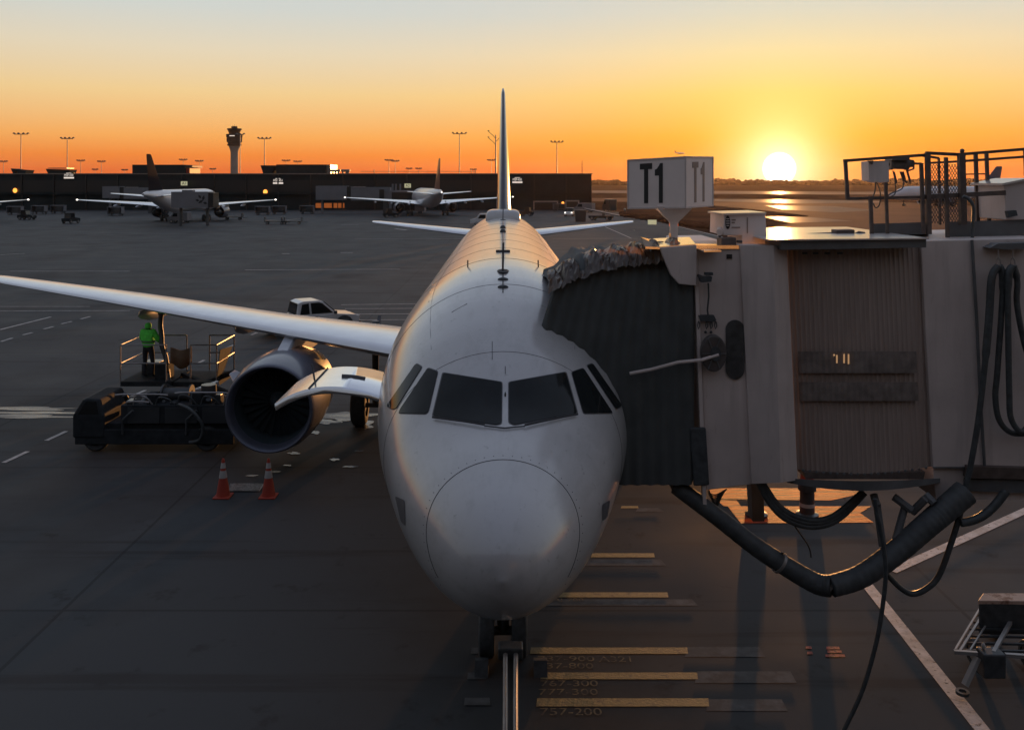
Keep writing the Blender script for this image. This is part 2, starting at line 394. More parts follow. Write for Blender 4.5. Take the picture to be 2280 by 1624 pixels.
def wheel(parent, c, r, wd, name='wheel'):
    c = Vector(c); m = MB()
    m.lathe(c - Vector((wd/2,0,0)), (1,0,0), [(0,r*.55),(0,r*.86),(wd*.12,r*.97),(wd*.3,r),(wd*.7,r),(wd*.88,r*.97),(wd,r*.86),(wd,r*.55)], 28)
    t = m.build(name, M['black'], parent, True)
    m = MB(); m.lathe(c - Vector((wd*.42,0,0)), (1,0,0), [(0,.02),(0,r*.3),(wd*.12,r*.34),(wd*.04,r*.56),(wd*.8,r*.56),(wd*.72,r*.34),(wd*.84,r*.3),(wd*.84,.02)], 20, True, True)
    m.build('hub', M['rail'], t, True)
    return t
def engine(root, side, detail=True, x=5.75, s0=12.9, z=1.66, k=1.0):
    p = Vector((side*x, s0, z)); ax = (0, 1, 0)
    nc = MB().lathe(p, ax, [(.10,1.10*k),(.35,1.155*k),(.8,1.19*k),(1.5,1.20*k),(2.4,1.14*k),(3.2,1.0*k),(3.45,.94*k),(3.4,.88*k),(2.6,.9*k)], 56).build('nacelle', M['nacelle'], root, True)
    MB().lathe(p, ax, [(.35,.945*k),(.12,.975*k),(.03,1.01*k),(0,1.045*k),(.02,1.08*k),(.10,1.102*k)], 56).build('intake_lip', M['silver'] if detail else M['pylon'], nc, True)
    MB().lathe(p, ax, [(.34,.945*k),(.6,.93*k),(.95,.92*k),(1.05,.92*k),(1.05,.02)], 48).build('intake_duct', M['intake'], nc, True)
    MB().lathe(p, ax, [(3.0,.62*k),(3.9,.56*k),(4.6,.40*k),(4.6,.30*k),(5.2,.04)], 32).build('exhaust_cone', M['dkmetal'], nc, True)
    if detail:
        fb = MB()
        for i in range(24):
            a = 2*math.pi*i/24
            def q(r, da, y): return p + Vector((r*math.cos(a+da), y, r*math.sin(a+da)))
            fb.quad(q(.24,-.10,.98), q(.9,-.06,.98), q(.9,.10,.80), q(.24,.12,.86))
        fb.build('fan', M['fanblade'], nc)
        MB().lathe(p, ax, [(.55,.005),(.62,.07),(.75,.15),(.95,.24)], 24).build('spinner', M['intake'], nc, True)
        a = R(155) if side < 0 else R(25)
        c = p + Vector((1.17*math.cos(a), 1.1, 1.17*math.sin(a))); d = Vector((math.cos(a), 0, math.sin(a)))
        MB().prism([c - Vector((0,.35,0)), c + Vector((0,.6,0)), c + Vector((0,.6,0)) + d*.30, c + Vector((0,.15,0)) + d*.30], Vector((-d.z,0,d.x))*.03).build('strake', M['pylon'], nc)
    # pylon
    zt = z + 1.14*k
    pr = [(-.0,s0+1.0,zt-.05),(0,s0+2.5,zt+.36),(0,s0+4.2,zt+.22),(0,s0+6.2,zt+.05),(0,s0+5.0,zt-.4),(0,s0+3.0,zt-.35)]
    rings = []
    for wd in (-.17, -.13, .13, .17):
        sh = 1 if abs(wd) > .15 else 1.0
        rings.append([Vector((side*x + wd, y + (.12 if abs(wd) > .15 else 0), zz - (.03 if abs(wd) > .15 else 0))) for _, y, zz in pr])
    MB().loft(rings).build('pylon', M['pylon'], root)
    return nc
def airliner(label, loc, rz, hull, tailm, detail=False, eng=True, fins=1.0, group=None, name='airliner'):
    root = thing(name, label, 'airplane', loc, rz, group)
    S0 = 1.13
    n = 96 if detail else 28
    st = [S0 + i*.11 for i in range(60)] if detail else [S0 + i*.5 for i in range(13)]
    st = [s for s in st if s < 7] + [7+i*1.0 for i in range(16)] + [23+i*.6 for i in range(25)]
    st = [s for s in st if s < 37.5] + [37.5]
    fus = MB().loft([tring(s, n) for s in st]).build('fuselage', hull, root, 80)
    ns = [.004,.02,.05,.1,.17,.26,.37,.5,.66,.82,.98,S0]
    rad = MB().loft([tring(s, n) for s in ns]).build('radome', hull, root, 80)
    if detail:      # one continuous skin: the same normals on both sides of the joint
        def normals(o, ss):
            N_ = []
            for s in ss:
                r0, r1, r2 = tring(max(.004, s-.03), n), tring(s, n), tring(s+.03, n)
                for i in range(n):
                    v = (r1[(i+1) % n] - r1[i-1]).cross(r2[i] - r0[i])
                    c = r1[i] - Vector((0, s, fmid(s)))
                    if v.dot(c) < 0: v = -v
                    N_.append(v.normalized() if v.length > 1e-9 else Vector((0,-1,0)))
            o.data.shade_smooth(); o.data.normals_split_custom_set_from_vertices([tuple(x) for x in N_])
        normals(rad, ns); normals(fus, st)
    for sd in (-1, 1):
        wg = wing_mb(lerp_secs(WING, 6 if detail else 2), sd).build('wing', M['wing'], root, 60)
        tp = wing_mb(lerp_secs(TAIL, 3), sd).build('tailplane', M['wing'], root, 60)
        if eng: engine(root, sd, detail)
        for yl in (4.2, 7.9, 11.3):
            s_ = 12.9 + .535*(yl-2) + (4.6 if yl < 5 else 2.7 if yl < 9 else 2.2)
            z_ = 2.84 + .067*(yl-1.2) - .42
            MB().lathe((sd*yl, s_-1.3, z_), (0,1,-.06), [(0,.01),(.25,.13),(.8,.22),(1.6,.24),(2.6,.16),(3.3,.02)], 14).build('flap_fairing', M['pylon'], wg, True)
        if detail: 
            MB().ball((sd*17.45, 21.75, 3.97), .06, .12, .05).build('wingtip_light', M['redlamp'] if sd < 0 else M['headlight'], wg, True)
    fn = fin_mb().build('fin', tailm, root, 60)
    fn.scale = (1, 1, 1)
    # landing gear
    def gear(name, x, s, ztop, r, wd, sp):
        g = MB(); g.cyl((x, s, ztop), (x, s, r), .11, .09, 14); g.cyl((x-sp/2, s, r), (x+sp/2, s, r), .07, n=12)
        g.bar((x, s+.12, ztop*.8), (x, s+.9, ztop), .09); g.cyl((x, s-.14, r*1.3), (x, s-.2, r*2.6), .035)
        go = g.build(name, M['dkmetal'], root, True)
        for q in (-1, 1): wheel(go, (x+q*sp/2, s, r), r, wd)
        return go
    ng = gear('nose_gear', 0, 4.55, 1.95, .39, .24, .50)
    for q in (-1, 1):
        gear('main_gear', q*3.8, 17.6, 3.1, .60, .42, .93)
        if detail: MB().bx(q*.30-.02, q*.30+.02, 3.6, 5.3, 1.25, 1.95).build('gear_door', hull, ng)
    return root, fus
PL_LOC = (-.01*9.2, 9.2, 0)
plane, fus = airliner('white airliner parked nose toward the viewer with a jet bridge on its door', PL_LOC, .01, M['hull'], M['navy'], True)
bpy.context.view_layer.update()
PM = plane.matrix_world.copy(); PI_ = PM.inverted()
def surf_tree():
    bvs = []; bfs = []
    for s in [.004,.02,.05,.1,.17,.26,.37,.5,.66,.82,.98] + [1.13+i*.1 for i in range(70)]:
        bvs.append(fring(s, 144))
    m = MB().loft(bvs); return BVHTree.FromPolygons([tuple(v) for v in m.v], m.f)
tree = surf_tree()
EYE = PI_ @ Vector((0, 0, H))
def onhull(px, py, off):      # point of the hull where it shows at that spot of the photo, in the airliner's own space
    d = (PI_.to_3x3() @ (at(px, py, 1.0) - Vector((0, 0, H)))).normalized()
    h = tree.ray_cast(EYE, d)
    if h[0] is None: return None
    n = h[1] if h[1].dot(d) < 0 else -h[1]
    return h[0] + n*off
import bmesh
def pane(poly, off, grow, name, m, parent):
    c = Vector((sum(p[0] for p in poly)/len(poly), sum(p[1] for p in poly)/len(poly)))
    poly = [c + (Vector(p)-c)*grow for p in poly]
    # cut the corners round
    rp = []
    for i, p in enumerate(poly):
        a, b = poly[i-1], poly[(i+1) % len(poly)]
        ra = min(5, (a-p).length*.3); rb = min(5, (b-p).length*.3)
        pa = p + (a-p).normalized()*ra; pb = p + (b-p).normalized()*rb
        for t in (0, .33, .67, 1): rp.append(pa*(1-t)**2 + p*2*t*(1-t) + pb*t*t)
    bm = bmesh.new(); f = bm.faces.new([bm.verts.new((p.x, p.y, 0)) for p in rp])
    bmesh.ops.triangulate(bm, faces=[f])
    for _ in range(3):
        es = [e for e in bm.edges if e.calc_length() > 9]
        if es: bmesh.ops.subdivide_edges(bm, edges=es, cuts=1); bmesh.ops.triangulate(bm, faces=bm.faces[:])
    bad = []
    for v in bm.verts:
        q = onhull(v.co.x, v.co.y, off)
        if q is None: bad.append(v)
        else: v.co = q
    if bad: bmesh.ops.delete(bm, geom=bad, context='VERTS')
    me = bpy.data.meshes.new(name); bm.to_mesh(me); bm.free(); me.materials.append(m); me.shade_smooth()
    o = bpy.data.objects.new(name, me); col.objects.link(o); o.parent = parent
    return o
PANES = [[(987.5,830.5),(1117.2,851.2),(1116,942),(1104,945.5),(964.7,926)],
 [(1133.5,851.2),(1258.8,829),(1284.3,920),(1146.4,945.5),(1133.5,940)],
 [(952.5,819.6),(975.2,827.7),(954.1,916),(947.6,921),(889,919.5),(891.6,910.9)],
 [(926.5,809.4),(940.3,817.5),(882.7,908.8),(873.8,911),(861.6,902.8)],
 [(1272.2,829),(1298.6,819.6),(1363.5,919),(1298.6,920)],
 [(1306,814),(1319,809),(1384,902),(1371,911)]]
for k, p in enumerate(PANES):
    s_ = pane(p, .004, 1.035, 'window_frame', M['seal'], plane)
    pane(p, .011, 1.0, 'cockpit_window', M['glass'], s_)
# wipers
for pts in ([(966,932),(1000,937),(1040,943),(1079,950)], [(1283,925),(1250,932),(1215,940),(1168,951)]):
    a = [onhull(x, y, .035) for x, y in pts]
    wpr = MB().tube(catmull(a, 5), .014, 6).build('wiper', M['seam'], plane, True)
    MB().tube([onhull(pts[3][0], pts[3][1], .02), onhull((pts[3][0]+1124)/2, 953, .02), onhull(1124, 955.5, .02)], .010, 6).build('wiper_arm', M['seam'], wpr, True)
MB().ball(onhull(1125,880,.01), .012,.012,.04).build('window_sensor', M['black'], plane, True)
# radome joint, doors in the nose, probes
ring_ = tring(1.13, 96, .001)
MB().tube([ring_[i % 96] for i in range(-30, 31)], .004, 5).build('radome_seam', M['seam'], plane, True)
for pts in ([(880,1103),(902,1113),(903,1170),(893,1160)], [(1358,1112),(1340,1122),(1340,1160),(1352,1150)]):
    pane(pts, .005, 1.0, 'access_panel', M['seal'], plane)
for x, y in ((878,1167),(1370,1150),(862,1118)):
    q = onhull(x, y, .0); e = onhull(x, y, .11)
    if q is not None: MB().tube([q, e, e + Vector((0,-.12,0))], .014, 6).build('probe', M['rail'], plane, True)
for s_ in (2.95, 4.75, 7.1, 9.6, 12.2, 14.9, 17.6, 20.4, 23.2):
    r_ = tring(s_, 96, .0008); MB().tube(r_ + r_[:1], .0032, 4).build('panel_seam', M['seam'], plane, True)
for th in (-1.15, -.62, .62, 1.15):
    pts = []
    for i in range(60):
        s_ = 3.4 + i*.42; t_, b_, hw_, m_ = ftop(s_), fbot(s_), fhw(s_), fmid(s_)
        pts.append(Vector(((hw_+.0008)*math.sin(th), s_, m_ + (t_-m_+.0008)*math.cos(th))))
    MB().tube(pts, .0028, 4).build('panel_seam', M['seam'], plane, True)
for pts in ([(1125,815),(1125,832)],[(1096,760),(1096,800)],[(1006,695),(1040,676)],[(962,640),(955,672)],[(1010,835),(1060,846),(1115,856)],[(1134,855),(1190,842),(1240,832)]):
    q = [onhull(x, y, .002) for x, y in pts]
    if all(q): MB().tube(q, .005, 4).build('panel_seam', M['seam'], plane, True)
rv = MB(); rr0 = tring(1.20, 120)
for i in range(0, 120, 2):
    if abs((i+60) % 120 - 60) < 42: rv.ball(rr0[i], .006, .006, .006, 6, 3)
rv.build('fasteners', M['seal'], plane)
# things on the crown
def crown(s, x=0):
    t, m, hw = ftop(s), fmid(s), fhw(s); return Vector((x, s, m + (t-m)*math.sqrt(max(0, 1-(x/hw)**2))))
for s_, nm in ((4.62,'antenna_pad'),(4.98,'antenna_pad')):
    c = crown(s_); MB().ball(c, .085, .05, .035).build(nm, M['black'], plane, True)
def blade(s_, h, l=.30):
    c = crown(s_)
    b = MB().prism([c + Vector((-.02,-l/2,-.02)), c + Vector((-.02,l*.6,-.02)), c + Vector((-.012,l*.62,h)), c + Vector((-.012,l*.25,h))], (.032,0,0))
    b.ball(c + Vector((0,.05,0)), .10, .30, .02)
    return b.build('blade_antenna', M['seam'], plane)
blade(5.55, .46); blade(23.4, .42)
c = crown(8.6); MB().bx(-.14,.14,8.5,8.66,c.z-.02,c.z+.035).build('antenna_plate', M['seam'], plane, bevel=.01)
MB().tube([crown(4.4+i*.3)+Vector((0,0,.002)) for i in range(60)], .010, 5).build('crown_seam', M['seam'], plane, True)
for s_, x in ((6.6,-.62),(6.6,.62)):
    q = crown(s_, x); MB().tube([q, q+Vector((0,.04,.12))], .012, 6).build('probe', M['seam'], plane, True)
for s_ in (15.5, 17.6): MB().ball(crown(s_), .09, .13, .09).build('beacon', M['black'], plane, True)
rings = []
for t in (0,.03,.08,.2,.5,.75,.9,1):
    s_ = 25.0 + 3.0*t; hgt = .30*min(1,(t/.08)**.4 if t > 0 else 0)*(1 if t < .5 else (1-(t-.5)*1.5)); wd = .66*(1 if t < .7 else 1-(t-.7)*.9)
    cz = crown(min(s_, 29)).z
    rings.append([Vector((wd*math.copysign(abs(math.cos(a))**.35, math.cos(a)), s_, cz - .12 + (.12+hgt)*max(0,math.sin(a))**.45)) for a in [math.pi*i/20 for i in range(21)]])
MB().loft(rings, True, True, False).build('satellite_dome', M['hull'], plane, 50)
# open forward cargo door, hinged above its sill and swung out over the ramp
def arc(s0, off):
    P = [(2.00,3.42),(2.35,3.54),(2.75,3.625),(3.15,3.64),(3.5,3.585),(3.8,3.47),(4.02,3.34)]
    return [Vector((-x - off[0], s0, z + off[1])) for x, z in catmull2(P)]
def catmull2(P): return [(v.x, v.y) for v in catmull([(a, b, 0) for a, b in P], 4)]
mb = MB(); rings = []
for s_, e in ((6.62,.05),(6.66,0),(8.36,0),(8.40,.05)):
    up = arc(s_, (-e*.3, -e)); lo = arc(s_, (-.02 - e*.1, -.13 + e*.6)); rings.append(up + lo[::-1])
door = mb.loft(rings).build('cargo_door', M['doorskin'], plane, 50)
P = catmull([(2.55,6.9,3.60),(2.75,6.9,3.637),(2.98,6.9,3.653)], 5)
MB().tube([Vector((-p.x, p.y+.55, p.z+.004)) for p in P], .035, 8).build('handle', M['seal'], door, True)
MB().tube([Vector((-3.42, 6.63+.22*i, 3.618)) for i in range(9)], .012, 5).build('seam', M['seam'], door, True)
MB().tube([(-3.45,7.3,3.60),(-3.50,7.3,3.9)], .02, 6).build('lock_pin', M['seal'], door, True)
# worn tow bar on the nose wheel
tb = thing('tow_bar', 'pale steel tow bar reaching out from the airliner nose wheel', 'tow bar', (0,0,0))
ends = [G(1122,1437,.45), G(1121,1600,.35)]
for dx in (-.075, .075):
    MB().tube([Vector((-.02+dx, 12.9, .46)), Vector((-.02+dx*.9, 11.9, .43)), Vector((-.02+dx*.8, 9.9, .36))], .034, 10).build('bar', M['rail'], tb, True)
hd = MB(); hd.bx(-.2,.16,12.9,13.15,.38,.54); hd.build('tow_head', M['dkmetal'], tb, bevel=.02)
for y in (10.5, 10.68): MB().bx(-.12,.08,y,y+.05,.33,.46).build('clamp', M['dkmetal'], tb)
ax_ = MB(); ax_.cyl((-.25,10.1,.2),(.21,10.1,.2),.03); ax_.build('axle', M['dkmetal'], tb)
for x in (-.27,.23): wheel(tb, (x,10.1,.2), .2, .10)
for x in (-.45, .42):
    MB().prism([(x-.10,13.12,0.005),(x-.10,13.42,0.005),(x-.10,13.38,.17),(x-.10,13.30,.17)], (.20,0,0)).build('wheel_chock', M['black']); o = bpy.data.objects['wheel_chock' if x < 0 else 'wheel_chock.001']
    tag(o, 'black wheel chock in front of the nose wheel, ' + ('left' if x < 0 else 'right') + ' of the tow bar', 'chock', 'chocks at the nose wheel')
# ------------------------------------------------------------------ jet bridge
def P3(pts, Y): return [at(x, y, Y) for x, y in pts]
def ext(pts, Y, d): return MB().prism(P3(pts, Y), (0, d, 0))
jb = thing('jet_bridge', 'dusty grey jet bridge with slatted round curtain docked to the airliner', 'jet bridge', (at(1700,1085,12.8).x, 12.8, 0))
def jpart(mb, name, m, parent=None, **k):
    par = parent or jb
    o = mb.build(name, m, par, **k)
    bpy.context.view_layer.update()
    o.matrix_parent_inverse = par.matrix_world.inverted()
    return o
bpy.context.view_layer.update()
cab = jpart(ext([(1552,549),(1648,547),(1674,1078),(1573,1091)], 12.8, 2.6), 'cab_wall', M['bridge'], bevel=.015)
jpart(ext([(1545,560),(1553,560),(1574,1140),(1566,1140)], 12.74, .10), 'door_post', M['bridge'])
jpart(ext([(1536,952),(1572,952),(1580,1080),(1545,1082)], 12.70, .06), 'bumper_pad', M['black'], bevel=.02)
col_ = MB(); a, b, c_, d_ = at(1648,546,12.75), at(1722,546,12.52), at(1752,546,12.72), at(1775,1068,12.72)
z0 = Vector((0,0,0))
lo = [at(1674,1076,12.75), at(1738,1074,12.52), at(1776,1068,12.72)]
col_.loft([[a, b, c_, c_+Vector((0,.3,0)), a+Vector((0,.3,0))], [lo[0], lo[1], lo[2], lo[2]+Vector((0,.3,0)), lo[0]+Vector((0,.3,0))]])
jpart(col_, 'corner_column', M['bridge'])
# slatted curtain
cu = MB(); n = 90; top = []; bot = []
for i in range(n+1):
    t = i/n; bulge = .30*math.sin(math.pi*(.12+.76*t)) - .14; rib = .007*(1 if (i % 3) else -1)
    x0 = 1744 + (2052-1744)*t; x1 = 1766 + (2076-1766)*t
    top.append(at(x0, 548, 12.95 - bulge + rib)); bot.append(at(x1, 1043 - 6*t + 14*math.sin(math.pi*t), 12.95 - bulge + rib))
for i in range(n):
    cu.quad(top[i], top[i+1], bot[i+1], bot[i])
curt = jpart(cu, 'slat_curtain', M['curtain'])
def band(u0, u1, v0, v1, off=.03, n=40):
    m = MB(); A = []; B = []
    for i in range(n+1):
        t = u0 + (u1-u0)*i/n; bulge = .30*math.sin(math.pi*(.12+.76*t)) - .10 + off + .012*(1 if i % 2 else 0)
        for v, lst in ((v0, A), (v1, B)):
            x = (1757 + 295*t)*(1-(v-548)/495) + (1779 + 297*t)*((v-548)/495)
            lst.append(at(x, v, 12.95 - bulge))
    for i in range(n): m.quad(A[i], A[i+1], B[i+1], B[i])
    return m
M['curtglass'] = mat('curtain_glass', (.20,.17,.155), .5, var=.3, vscale=6)
jpart(band(.03,.92,782,830), 'curtain_window', M['curtglass'], curt)
jpart(band(.03,.92,850,892), 'curtain_window', M['curtglass'], curt)
M['warmlamp'] = mat('cab_lamp', (.4,.3,.2), .5, emit=(1,.55,.25), estr=.35)
lm = MB()
for x, y, w_, h_ in ((1862,790,3,18),(1878,788,3,20),(1888,788,3,22)): lm.prism([at(x,y,12.66),at(x+w_,y,12.66),at(x+w_,y+h_,12.66),at(x,y+h_,12.66)], (0,.01,0))
lm.ball(at(1857,790,12.66), .014)
jpart(lm, 'cab_light', M['warmlamp'], curt)
jpart(MB().loft([[at(1738,534,12.45), at(2062,531,12.45), at(2062,531,15.3), at(1738,534,15.3)], [at(1738,556,12.45), at(2062,551,12.45), at(2062,551,15.3), at(1738,556,15.3)]]), 'curtain_cornice', M['bridge_dark'])
jpart(MB().loft([[at(1712,533,12.40), at(2068,529.5,12.40), at(2068,529.5,15.45)+Vector((0,0,.0)), at(1712,533,15.45)], [at(1712,536,12.40), at(2068,532.5,12.40), at(2068,532.5,15.45), at(1712,536,15.45)]]), 'roof', M['bridge_roof'])
# fix: roof sheets are level in depth
for o in jb.children:
    if o.name.startswith(('roof', 'curtain_cornice')):
        me = o.data
        for v in me.vertices:
            wv = v.co
            if wv.y > 14:
                px = wv.x; k = 12.40/wv.y
                zf = H - (H - wv.z)*k
                v.co.z = zf
                v.co.x = wv.x*k + (wv.x - wv.x*k)*.0 if False else wv.x*k
jpart(ext([(2050,536),(2330,530),(2356,1042),(2078,1042)], 12.9, 2.4), 'tunnel_wall', M['bridge'], bevel=.01)
jpart(ext([(2078,1042),(2358,1042),(2300,1112),(2084,1112)], 12.95, 2.2), 'tunnel_base', M['bridge'])
jpart(ext([(2156,1038),(2360,1044),(2360,1068),(2153,1064)], 12.8, .12), 'floor_beam', M['steel'])
jpart(ext([(2153,1066),(2360,1069),(2360,1100),(2150,1092)], 12.86, 2.0), 'floor_beam', M['bridge_dark'])
pl = MB(); rr = []
for t in [i/16 for i in range(17)]:
    x = 1752 + (2093-1752)*t; sag = math.sin(math.pi*t)
    rr.append([at(x, 1064 + 6*sag + 10*t*0, 12.75 - .35*sag), at(x, 1074 + 18*sag, 12.75 - .35*sag), at(x, 1074+18*sag, 14.2), at(x, 1064+6*sag, 14.2)])
jpart(pl.loft(rr), 'turntable_rim', M['bridge_dark'])
jpart(ext([(1790,1052),(2060,1050),(2056,1066),(1795,1066)], 12.8, 1.4), 'turntable', M['steel'])
jpart(MB().tube(P3([(2164,534),(2174,700),(2182,872),(2192,1038)], 12.86), .022, 8), 'seam_pipe', M['bridge_dark'], smooth=True)
# bellows canopy reaching the airliner door
cn = MB(); rings = []; NR = 26
rnd = random.Random(3)
for i in range(NR+1):
    t = i/NR; X = 2.60 - (2.60-.62)*t
    fold = .055*(1 if i % 2 else -1)
    ztop = 6.22 - .06*t + fold*.9 - .42*max(0, t-.82)/.18
    r_ = []
    y0, y1, zb = 12.74 - fold*1.1, 15.3, 2.95
    prof = [(y0, zb)] + [(y0, zb + (5.75-zb)*k/6) for k in range(1, 7)]
    prof += [(y0 + (y1-y0)*(.5-.5*math.cos(math.pi*k/12)), 5.75 + (ztop-5.75)*min(1, 1.5*math.sin(math.pi*k/12))**.6) for k in range(1, 12)]
    prof += [(y1, 5.75 - (5.75-zb)*k/6) for k in range(0, 7)]
    for (y, z) in prof:
        jit = .05 if z > 5.6 else .008
        lean = -.30*max(0, (z-4.0)/2.2)*(1-t)*0
        r_.append(Vector((X - t*.26*min(1.5, max(0, 6.0-z)) + rnd.uniform(-jit, jit)*.7 + .20*max(0,(5.2-z))/2.2*t*0, y + rnd.uniform(-jit, jit)*.5, z + rnd.uniform(-jit, jit)*(1.1 if z > 5.6 else .2))))
    rings.append(r_)
cn.loft(rings, False, False, False)
cano = jpart(cn, 'bellows_canopy', M['canopy'])
sub = cano.modifiers.new('smooth', 'SUBSURF'); sub.levels = 1; sub.render_levels = 1
for p in cano.data.polygons: p.use_smooth = True
jpart(MB().lathe(at(1259,628,12.75), (0,1,0), [(0,.03),(.02,.035),(.03,.03)], 14), 'tie_ring', M['steel'], cano)
# crumpled clear plastic skirt along the top of the bellows
pr_ = random.Random(21); pcv = MB(); nu, nv = 70, 9; grid = []
for i in range(nu+1):
    u = i/nu; row = []
    for j in range(nv+1):
        v = j/nv
        wob = .05*math.sin(u*38+v*2+.8*math.sin(u*9)) + .025*math.sin(u*83+1.3+v*4)
        row.append(Vector((.52 + 1.90*u + pr_.uniform(-.02,.02), 12.64 + .75*v + pr_.uniform(-.02,.02), 5.95 + .20*u - .30*(1-u)**4 + .24*math.sin(min(1, v*1.5)*math.pi/2) + wob*(.25+.75*math.sin(v*math.pi)) + pr_.uniform(-.022,.022))))
    grid.append(row)
for i in range(nu):
    for j in range(nv): pcv.quad(grid[i][j], grid[i+1][j], grid[i+1][j+1], grid[i][j+1])
jpart(pcv, 'plastic_skirt', M['plastic'], cano)
# white hood over the bellows
hood = jpart(ext([(1469,551),(1551,545),(1551,636),(1512,632),(1494,612),(1482,585)], 12.60, .10), 'hood_panel', M['bridge'], bevel=.01)
def sheet(p, th=.025): return MB().prism(p, (0,0,-th))
M['hoodtop'] = mat('hood_metal', (.85,.74,.62), .16, metal=.9, var=.06, bump=.05, bscale=4)
jpart(sheet([at(1470,549,12.62), at(1549,543,12.62), at(1535,527,14.1), at(1447,531,14.1)]), 'hood_top', M['hoodtop'], hood)
jpart(MB().prism([at(1425,527,12.9), at(1447,532,14.0), at(1470,550,12.62), at(1437,549,12.6)], (0,0,-.03)), 'hood_flap', M['hoodtop'], hood)
jpart(MB().prism([at(1490,519,13.3), at(1493,519,13.3), at(1496,541,13.3), at(1490,538,13.3)], (0,.03,0)), 'bracket', M['hoodtop'], hood)
jpart(sheet([at(1543,546,12.72), at(1652,546,12.78), at(1640,540,13.8), at(1545,540,13.8)], .05), 'ledge', M['hoodtop'], cab)
jpart(sheet([at(1567,558,12.40), at(1606,557,12.42), at(1590,549,12.9), at(1546,551,12.9)], .02), 'awning', M['hoodtop'], cab)
# fittings on the cab wall
fl = MB(); fl.bar(at(1553,612,12.76), at(1570,620,12.55), .03); fl.prism(P3([(1558,616),(1586,616),(1584,627),(1562,629)], 12.5), (0,.14,0)); fl.prism(P3([(1571,607),(1588,607),(1588,613),(1571,613)], 12.52), (0,.1,0))
jpart(fl, 'floodlight', M['black'], cab)
jpart(MB().tube(P3([(1577,630),(1578,660),(1575,690),(1577,704)], 12.74), .012, 6), 'cable', M['wiring'], cab, smooth=True)
bk = MB(); bk.prism(P3([(1555,702),(1590,702),(1595,712),(1590,716),(1560,714)], 12.72), (0,.08,0)); jpart(bk, 'hook_plate', M['black'], cab)
for x in (1555, 1573, 1583, 1593):
    m = MB(); m.tube(P3([(x,714),(x-2,724),(x,732),(x+3,726),(x+2,716)], 12.74), .008, 6); jpart(m, 'hook', M['black'], cab, smooth=True)
for x in (1571, 1583): jpart(MB().ball(at(x,739,12.77), .02), 'knob', M['black'], cab)
rl = MB(); c0 = at(1590,787,12.62)
M['reel'] = mat('reel_disc', (.09,.08,.08), .45, var=.2, coat=.3)
def disc(c, rx, rz, y0, y1, n=36): return MB().prism([c + Vector((rx*math.cos(2*math.pi*i/n), y0, rz*math.sin(2*math.pi*i/n))) for i in range(n)], (0, y1-y0, 0))
reel = jpart(disc(c0, .18, .26, 0, .12), 'cable_reel', M['reel'], cab, bevel=.02)
jpart(disc(c0 + Vector((.02,0,0)), .07, .10, -.03, .0), 'reel_hub', M['black'], reel)
for a in range(6):
    t = a*math.pi/3; jpart(MB().bar(c0 + Vector((.06*math.cos(t), -.01, .09*math.sin(t))), c0 + Vector((.17*math.cos(t), -.01, .25*math.sin(t))), .014), 'spoke', M['bridge_dark'], reel)
cap = [at(1637 + 20.5*math.cos(t), (733 if math.sin(t) > 0 else 823) - 21*math.sin(t), 12.775) for t in [2*math.pi*i/40 for i in range(40)]]
wn = jpart(MB().prism(cap, (0,.03,0)), 'cab_window', M['dkmetal'], cab)
pole = jpart(MB().tube(P3([(1402,831),(1450,822),(1510,806),(1562,801),(1600,789)], 12.60), .024, 8), 'boom_pole', M['bridge'], cab, smooth=True)
jpart(MB().prism(P3([(1618,566),(1630,566),(1630,576),(1618,576)], 12.785), (0,.02,0)), 'notice', M['signk'], cab)
for i, x in enumerate((1787,1811,1837,1865)): jpart(MB().prism(P3([(x,561),(x+11,561),(x+11,566),(x,566)], 12.60), (0,.03,0)), 'vent_slot', M['black'], jb)
bolts = MB()
for i in range(19): bolts.ball(at(1788+15.2*i, 1046 - .3*i + 12*math.sin(math.pi*i/18), 12.68 - .18*math.sin(math.pi*(.12+.76*i/18))), .020, .012, .020, 8, 5)
jpart(bolts, 'bolt_row', M['bridge_dark'], curt)
jpart(MB().bar(at(2078,1040,12.893), at(2300,1040,12.893), .02, .02), 'wall_seam', M['bridge_dark'])
# under-frame legs and hydraulic struts
jpart(ext([(1672,1072),(1700,1078),(1702,1160),(1676,1160)], 14.9, .3), 'support_leg', M['bridge_dark'])
for a, b in (((1945,1100),(1952,1125)),((1952,1120),(1965,1215)),((2017,1120),(1994,1200)),((1990,1105),(2030,1135)),((2060,1100),(2080,1120)),((2030,1140),(2060,1110))):
    jpart(MB().tube([at(*a,12.7), at(*b,12.6)], .055, 8), 'strut', M['bridge_dark'], smooth=True)
cw = MB()
for i in range(9):
    q = 8 + i*5
    cw.tube(catmull(P3([(1578,1090+i),(1580+q*.3,1092+q*.8),(1596,1094+q*.75),(1618-i,1088+i)], 12.9 + .03*i), 5), .010, 5)
jpart(cw, 'coiled_wires', M['wiring'], cab, smooth=True)

